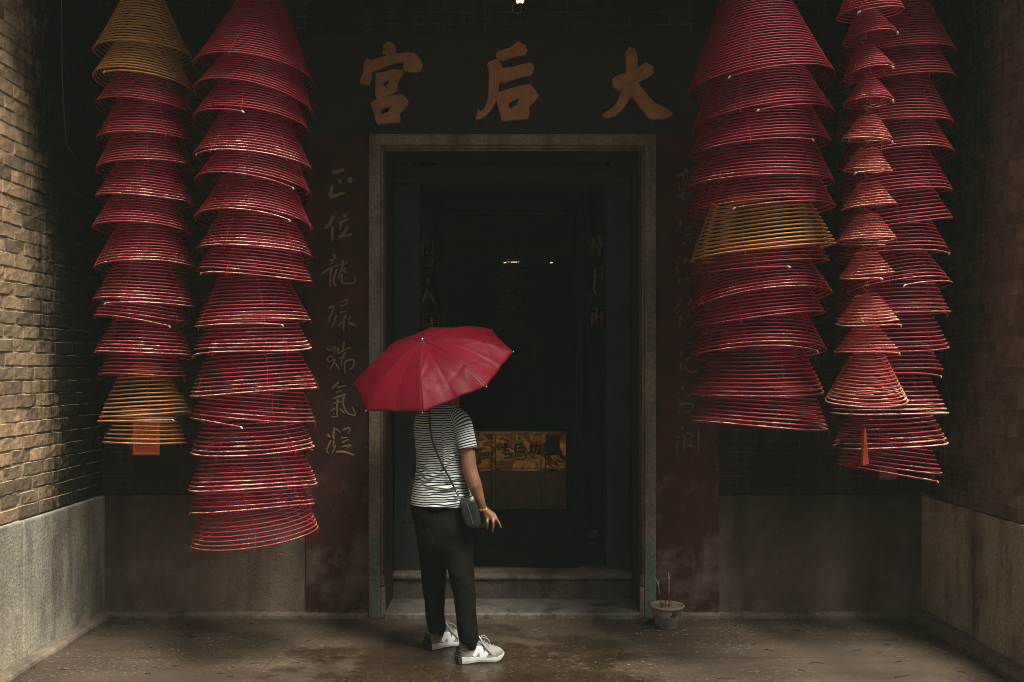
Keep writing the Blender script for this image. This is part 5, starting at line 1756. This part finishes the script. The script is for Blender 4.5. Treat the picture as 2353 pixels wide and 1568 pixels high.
# ---- shoulder bag worn across the back
M_leather = basic('black_leather', (.013, .014, .014), (.02, .021, .021), .34, spec=.5, bump=.25, bscale=40, bdist=.006)
bd = 4.885
bag = empty('shoulder_bag', P(1082, 1212, bd), 'small black leather shoulder bag with silver zip at the hip of the person', 'bag')
m = MB(); rg = []
for t in np.linspace(0, 1, 22):
    xl_ = np.interp(t, [0, .1, .5, .9, 1], [1059, 1056, 1060, 1068, 1073]); xr_ = np.interp(t, [0, .1, .5, .9, 1], [1088, 1092, 1101, 1106, 1102]); y = 1143 + 69 * t
    th_ = np.interp(t, [0, .15, .6, .92, 1], [.012, .028, .036, .034, .02])
    ring = []
    for j in range(36):
        a = 2 * PI * j / 36; e_ = .62
        ux = math.copysign(abs(math.cos(a)) ** e_, math.cos(a)); uy = math.copysign(abs(math.sin(a)) ** e_, math.sin(a))
        p_ = P((xl_ + xr_) / 2 + (xr_ - xl_) / 2 * ux, y - 5 * ux * (1 - t), bd); p_[1] = bd + th_ * uy * (1 + .08 * math.sin(5 * ux + 6 * t)) 
        ring.append(p_)
    rg.append(ring)
m.loft(rg); m.build('pouch', M_leather, bag, smooth=True)
def bagfront(px, py): return P(px, py, bd - .041)
m = MB(); m.tube(spline([bagfront(1073, 1156), bagfront(1077.5, 1170), bagfront(1083, 1188), bagfront(1086.6, 1204)], 20), .0016, 6); m.build('zip', M_chrome, bag, smooth=True)
m = MB(); m.tube(spline([bagfront(1079, 1150), bagfront(1089, 1160), bagfront(1093, 1171), bagfront(1089, 1174), bagfront(1083, 1166)], 20), .0022, 6); m.build('pull_loop', M_leather, bag, smooth=True)
rc = P(1055.5, 1143.5, bd - .01)
m = MB(); m.tube([rc + .011 * np.array((math.cos(t), 0, math.sin(t))) for t in np.linspace(0, 2 * PI, 24, endpoint=False)], .0016, 6, closed=True)
m.tube(spline([rc + np.array((-.004, 0, .011)), rc + np.array((-.012, 0, .024)), rc + np.array((-.016, 0, .036))], 8), .002, 6)
m.build('ring', M_chrome, bag, smooth=True)
spts = [(988, 936), (986.8, 944), (987.7, 977), (993, 1010.5), (1003.5, 1040.4), (1019.3, 1074), (1033.4, 1100), (1047.5, 1129), (1053, 1139)]
sp3 = []
for x, y in spline(spts, 40):
    L_, R_, hb_, dc = torso_at(max(927, min(1158, y)))
    cx_, aw = (L_ + R_) / 2, (R_ - L_) / 2
    ux = max(-.97, min(.97, (x - cx_) / aw))
    yd = dc - hb_ * (1 - abs(ux) ** 2.35) ** (1 / 2.35) - .012 - .8 * max(0, fold(x, y))
    # keep on the line of sight of the strap while following the back
    p_ = P(x, y, yd)
    sp3.append(p_)
m = MB(); m.tube(np.array(sp3), .0052, 8, flat=((0, -1, 0), .0015)); m.build('strap', M_leather, bag, smooth=True)

# ---- bracelet
br = hz(955, 835, 4.93)
axd = (WRR - P(1101, 1145, 4.915)); axd /= np.linalg.norm(axd)
axd = axd + np.array((.0, 0, .0)); 
b1 = np.cross(axd, np.array((0, 1., 0))); b1 /= np.linalg.norm(b1); b2 = np.cross(axd, b1)
M_goldj = basic('bright_gold', (.85, .52, .18), None, .2, metal=1)
be = empty('bracelet', br, 'thin gold chain bracelet on the wrist of the person', 'bracelet')
m = MB()
for i in range(22):
    a = 2 * PI * i / 22
    c_ = br + .0262 * (math.cos(a) * b1 + math.sin(a) * b2) + axd * .006 * math.cos(a)
    tg = -math.sin(a) * b1 + math.cos(a) * b2
    nn = math.cos(a) * b1 + math.sin(a) * b2
    w_ = axd if i % 2 else nn
    m.tube([c_ + .0048 * math.cos(t) * tg + .0028 * math.sin(t) * w_ for t in np.linspace(0, 2 * PI, 10, endpoint=False)], .0011, 5, closed=True)
m.build('chain', M_goldj, be, smooth=True)

# ---- plastic bag carried on the far side
pd = 5.17
M_plast = basic('navy_plastic', (.012, .018, .03), (.02, .028, .042), .3, spec=.5, bump=.6, bscale=22, bdist=.02)
pb = empty('carrier_bag', P(940, 1203, pd), 'dark navy plastic carrier bag with rows of pale print at the far hip', 'bag')
m = MB(); rg = []
for t in np.linspace(0, 1, 20):
    xl_ = np.interp(t, [0, .25, .6, 1], [942, 935, 929, 925.5]); xr_ = np.interp(t, [0, .3, 1], [958, 962, 966]); y = 1092 + 111 * t
    th_ = np.interp(t, [0, .4, 1], [.008, .022, .03])
    ring = []
    for j in range(28):
        a = 2 * PI * j / 28
        p_ = P((xl_ + xr_) / 2 + (xr_ - xl_) / 2 * math.cos(a) * (1 + .05 * math.sin(7 * a + 9 * t)), y, pd); p_[1] = pd + th_ * math.sin(a) * (1 + .15 * math.sin(5 * a + 7 * t))
        ring.append(p_)
    rg.append(ring)
m.loft(rg); m.build('sack', M_plast, pb, smooth=True)
m = MB(); rr = random.Random(4)
M_print = basic('pale_print', (.20, .23, .24), None, .7)
for row in range(7):
    for cc in range(4):
        x = 932.2 + cc * 3.6 + row * -.25; y = 1171.5 + row * 3.5
        for q_ in range(3):
            x0, y0 = x + rr.uniform(0, 2.2), y + rr.uniform(0, 2.2)
            horizontal = rr.random() < .5
            x1, y1 = (x0 + 1.3, y0) if horizontal else (x0, y0 + 1.3)
            m.tube([P(x0, y0, pd - .036), P(x1, y1, pd - .036)], .0009, 4)
m.build('print', M_print, pb)
m = MB(); m.tube(spline([P(947, 1094, pd), P(952, 1082, pd + .02), P(960, 1075, pd + .06)], 10), .006, 8, flat=((0, -1, 0), .002)); m.build('grip', M_plast, pb, smooth=True)

# thin haze added through the air to lift the blacks
M_haze = bpy.data.materials.new('lift_haze'); M_haze.use_nodes = True
nt = M_haze.node_tree
for n in list(nt.nodes): nt.nodes.remove(n)
out = nt.nodes.new('ShaderNodeOutputMaterial'); pv = nt.nodes.new('ShaderNodeVolumePrincipled')
pv.inputs['Color'].default_value = (.78, .95, .76, 1); pv.inputs['Density'].default_value = .0030
nt.links.new(pv.outputs[0], out.inputs['Volume'])
m = MB(); m.box(-15, 15, -15, 15, -1, 7.5)
tag(m.build('haze', M_haze), 'thin haze volume added to lift the dark tones', 'haze', kind='stuff')

# ================================================================= CAMERA, LIGHT
cam = bpy.data.cameras.new('camera'); co_ = bpy.data.objects.new('camera', cam); COL.objects.link(co_)
co_.location = (0, 0, H); co_.rotation_euler = (PI / 2, 0, 0)
cam.lens = 32; cam.sensor_width = 36
cam.shift_x = 11.5 / 2353; cam.shift_y = 61 / 2353
cam.clip_end = 200; cam.clip_start = .05
SC.camera = co_

# the light comes down over the viewer from the right: it drops 2.4 m for every metre it goes in
LD = Vector((-.85, 1.0, -2.4)).normalized()
SUN_EL = math.asin(-LD.z)
w = bpy.data.worlds.new('World'); SC.world = w; w.use_nodes = True
nt = w.node_tree
bg = nt.nodes['Background']
sky = nt.nodes.new('ShaderNodeTexSky'); sky.sky_type = 'NISHITA'; sky.sun_disc = False
sky.sun_elevation = SUN_EL
# direction towards the sun
sdir = -LD
sky.sun_rotation = math.atan2(sdir.x, sdir.y)
sky.dust_density = 6; sky.air_density = 1; sky.ozone_density = .6
bg.inputs['Strength'].default_value = .05
nt.links.new(sky.outputs[0], bg.inputs[0])
sl = bpy.data.lights.new('sun', 'SUN'); so = bpy.data.objects.new('sun', sl); COL.objects.link(so)
sl.energy = 5.0; sl.angle = math.radians(20); sl.color = (1, .93, .82)
so.rotation_euler = sdir.to_track_quat('Z', 'Y').to_euler()

SC.view_settings.view_transform = 'Standard'
SC.view_settings.look = 'None'
SC.view_settings.exposure = 0.35
SC.view_settings.gamma = 1
SC.cycles.use_denoising = True
SC.cycles.filter_width = .9
SC.cycles.max_bounces = 8
SC.cycles.diffuse_bounces = 4
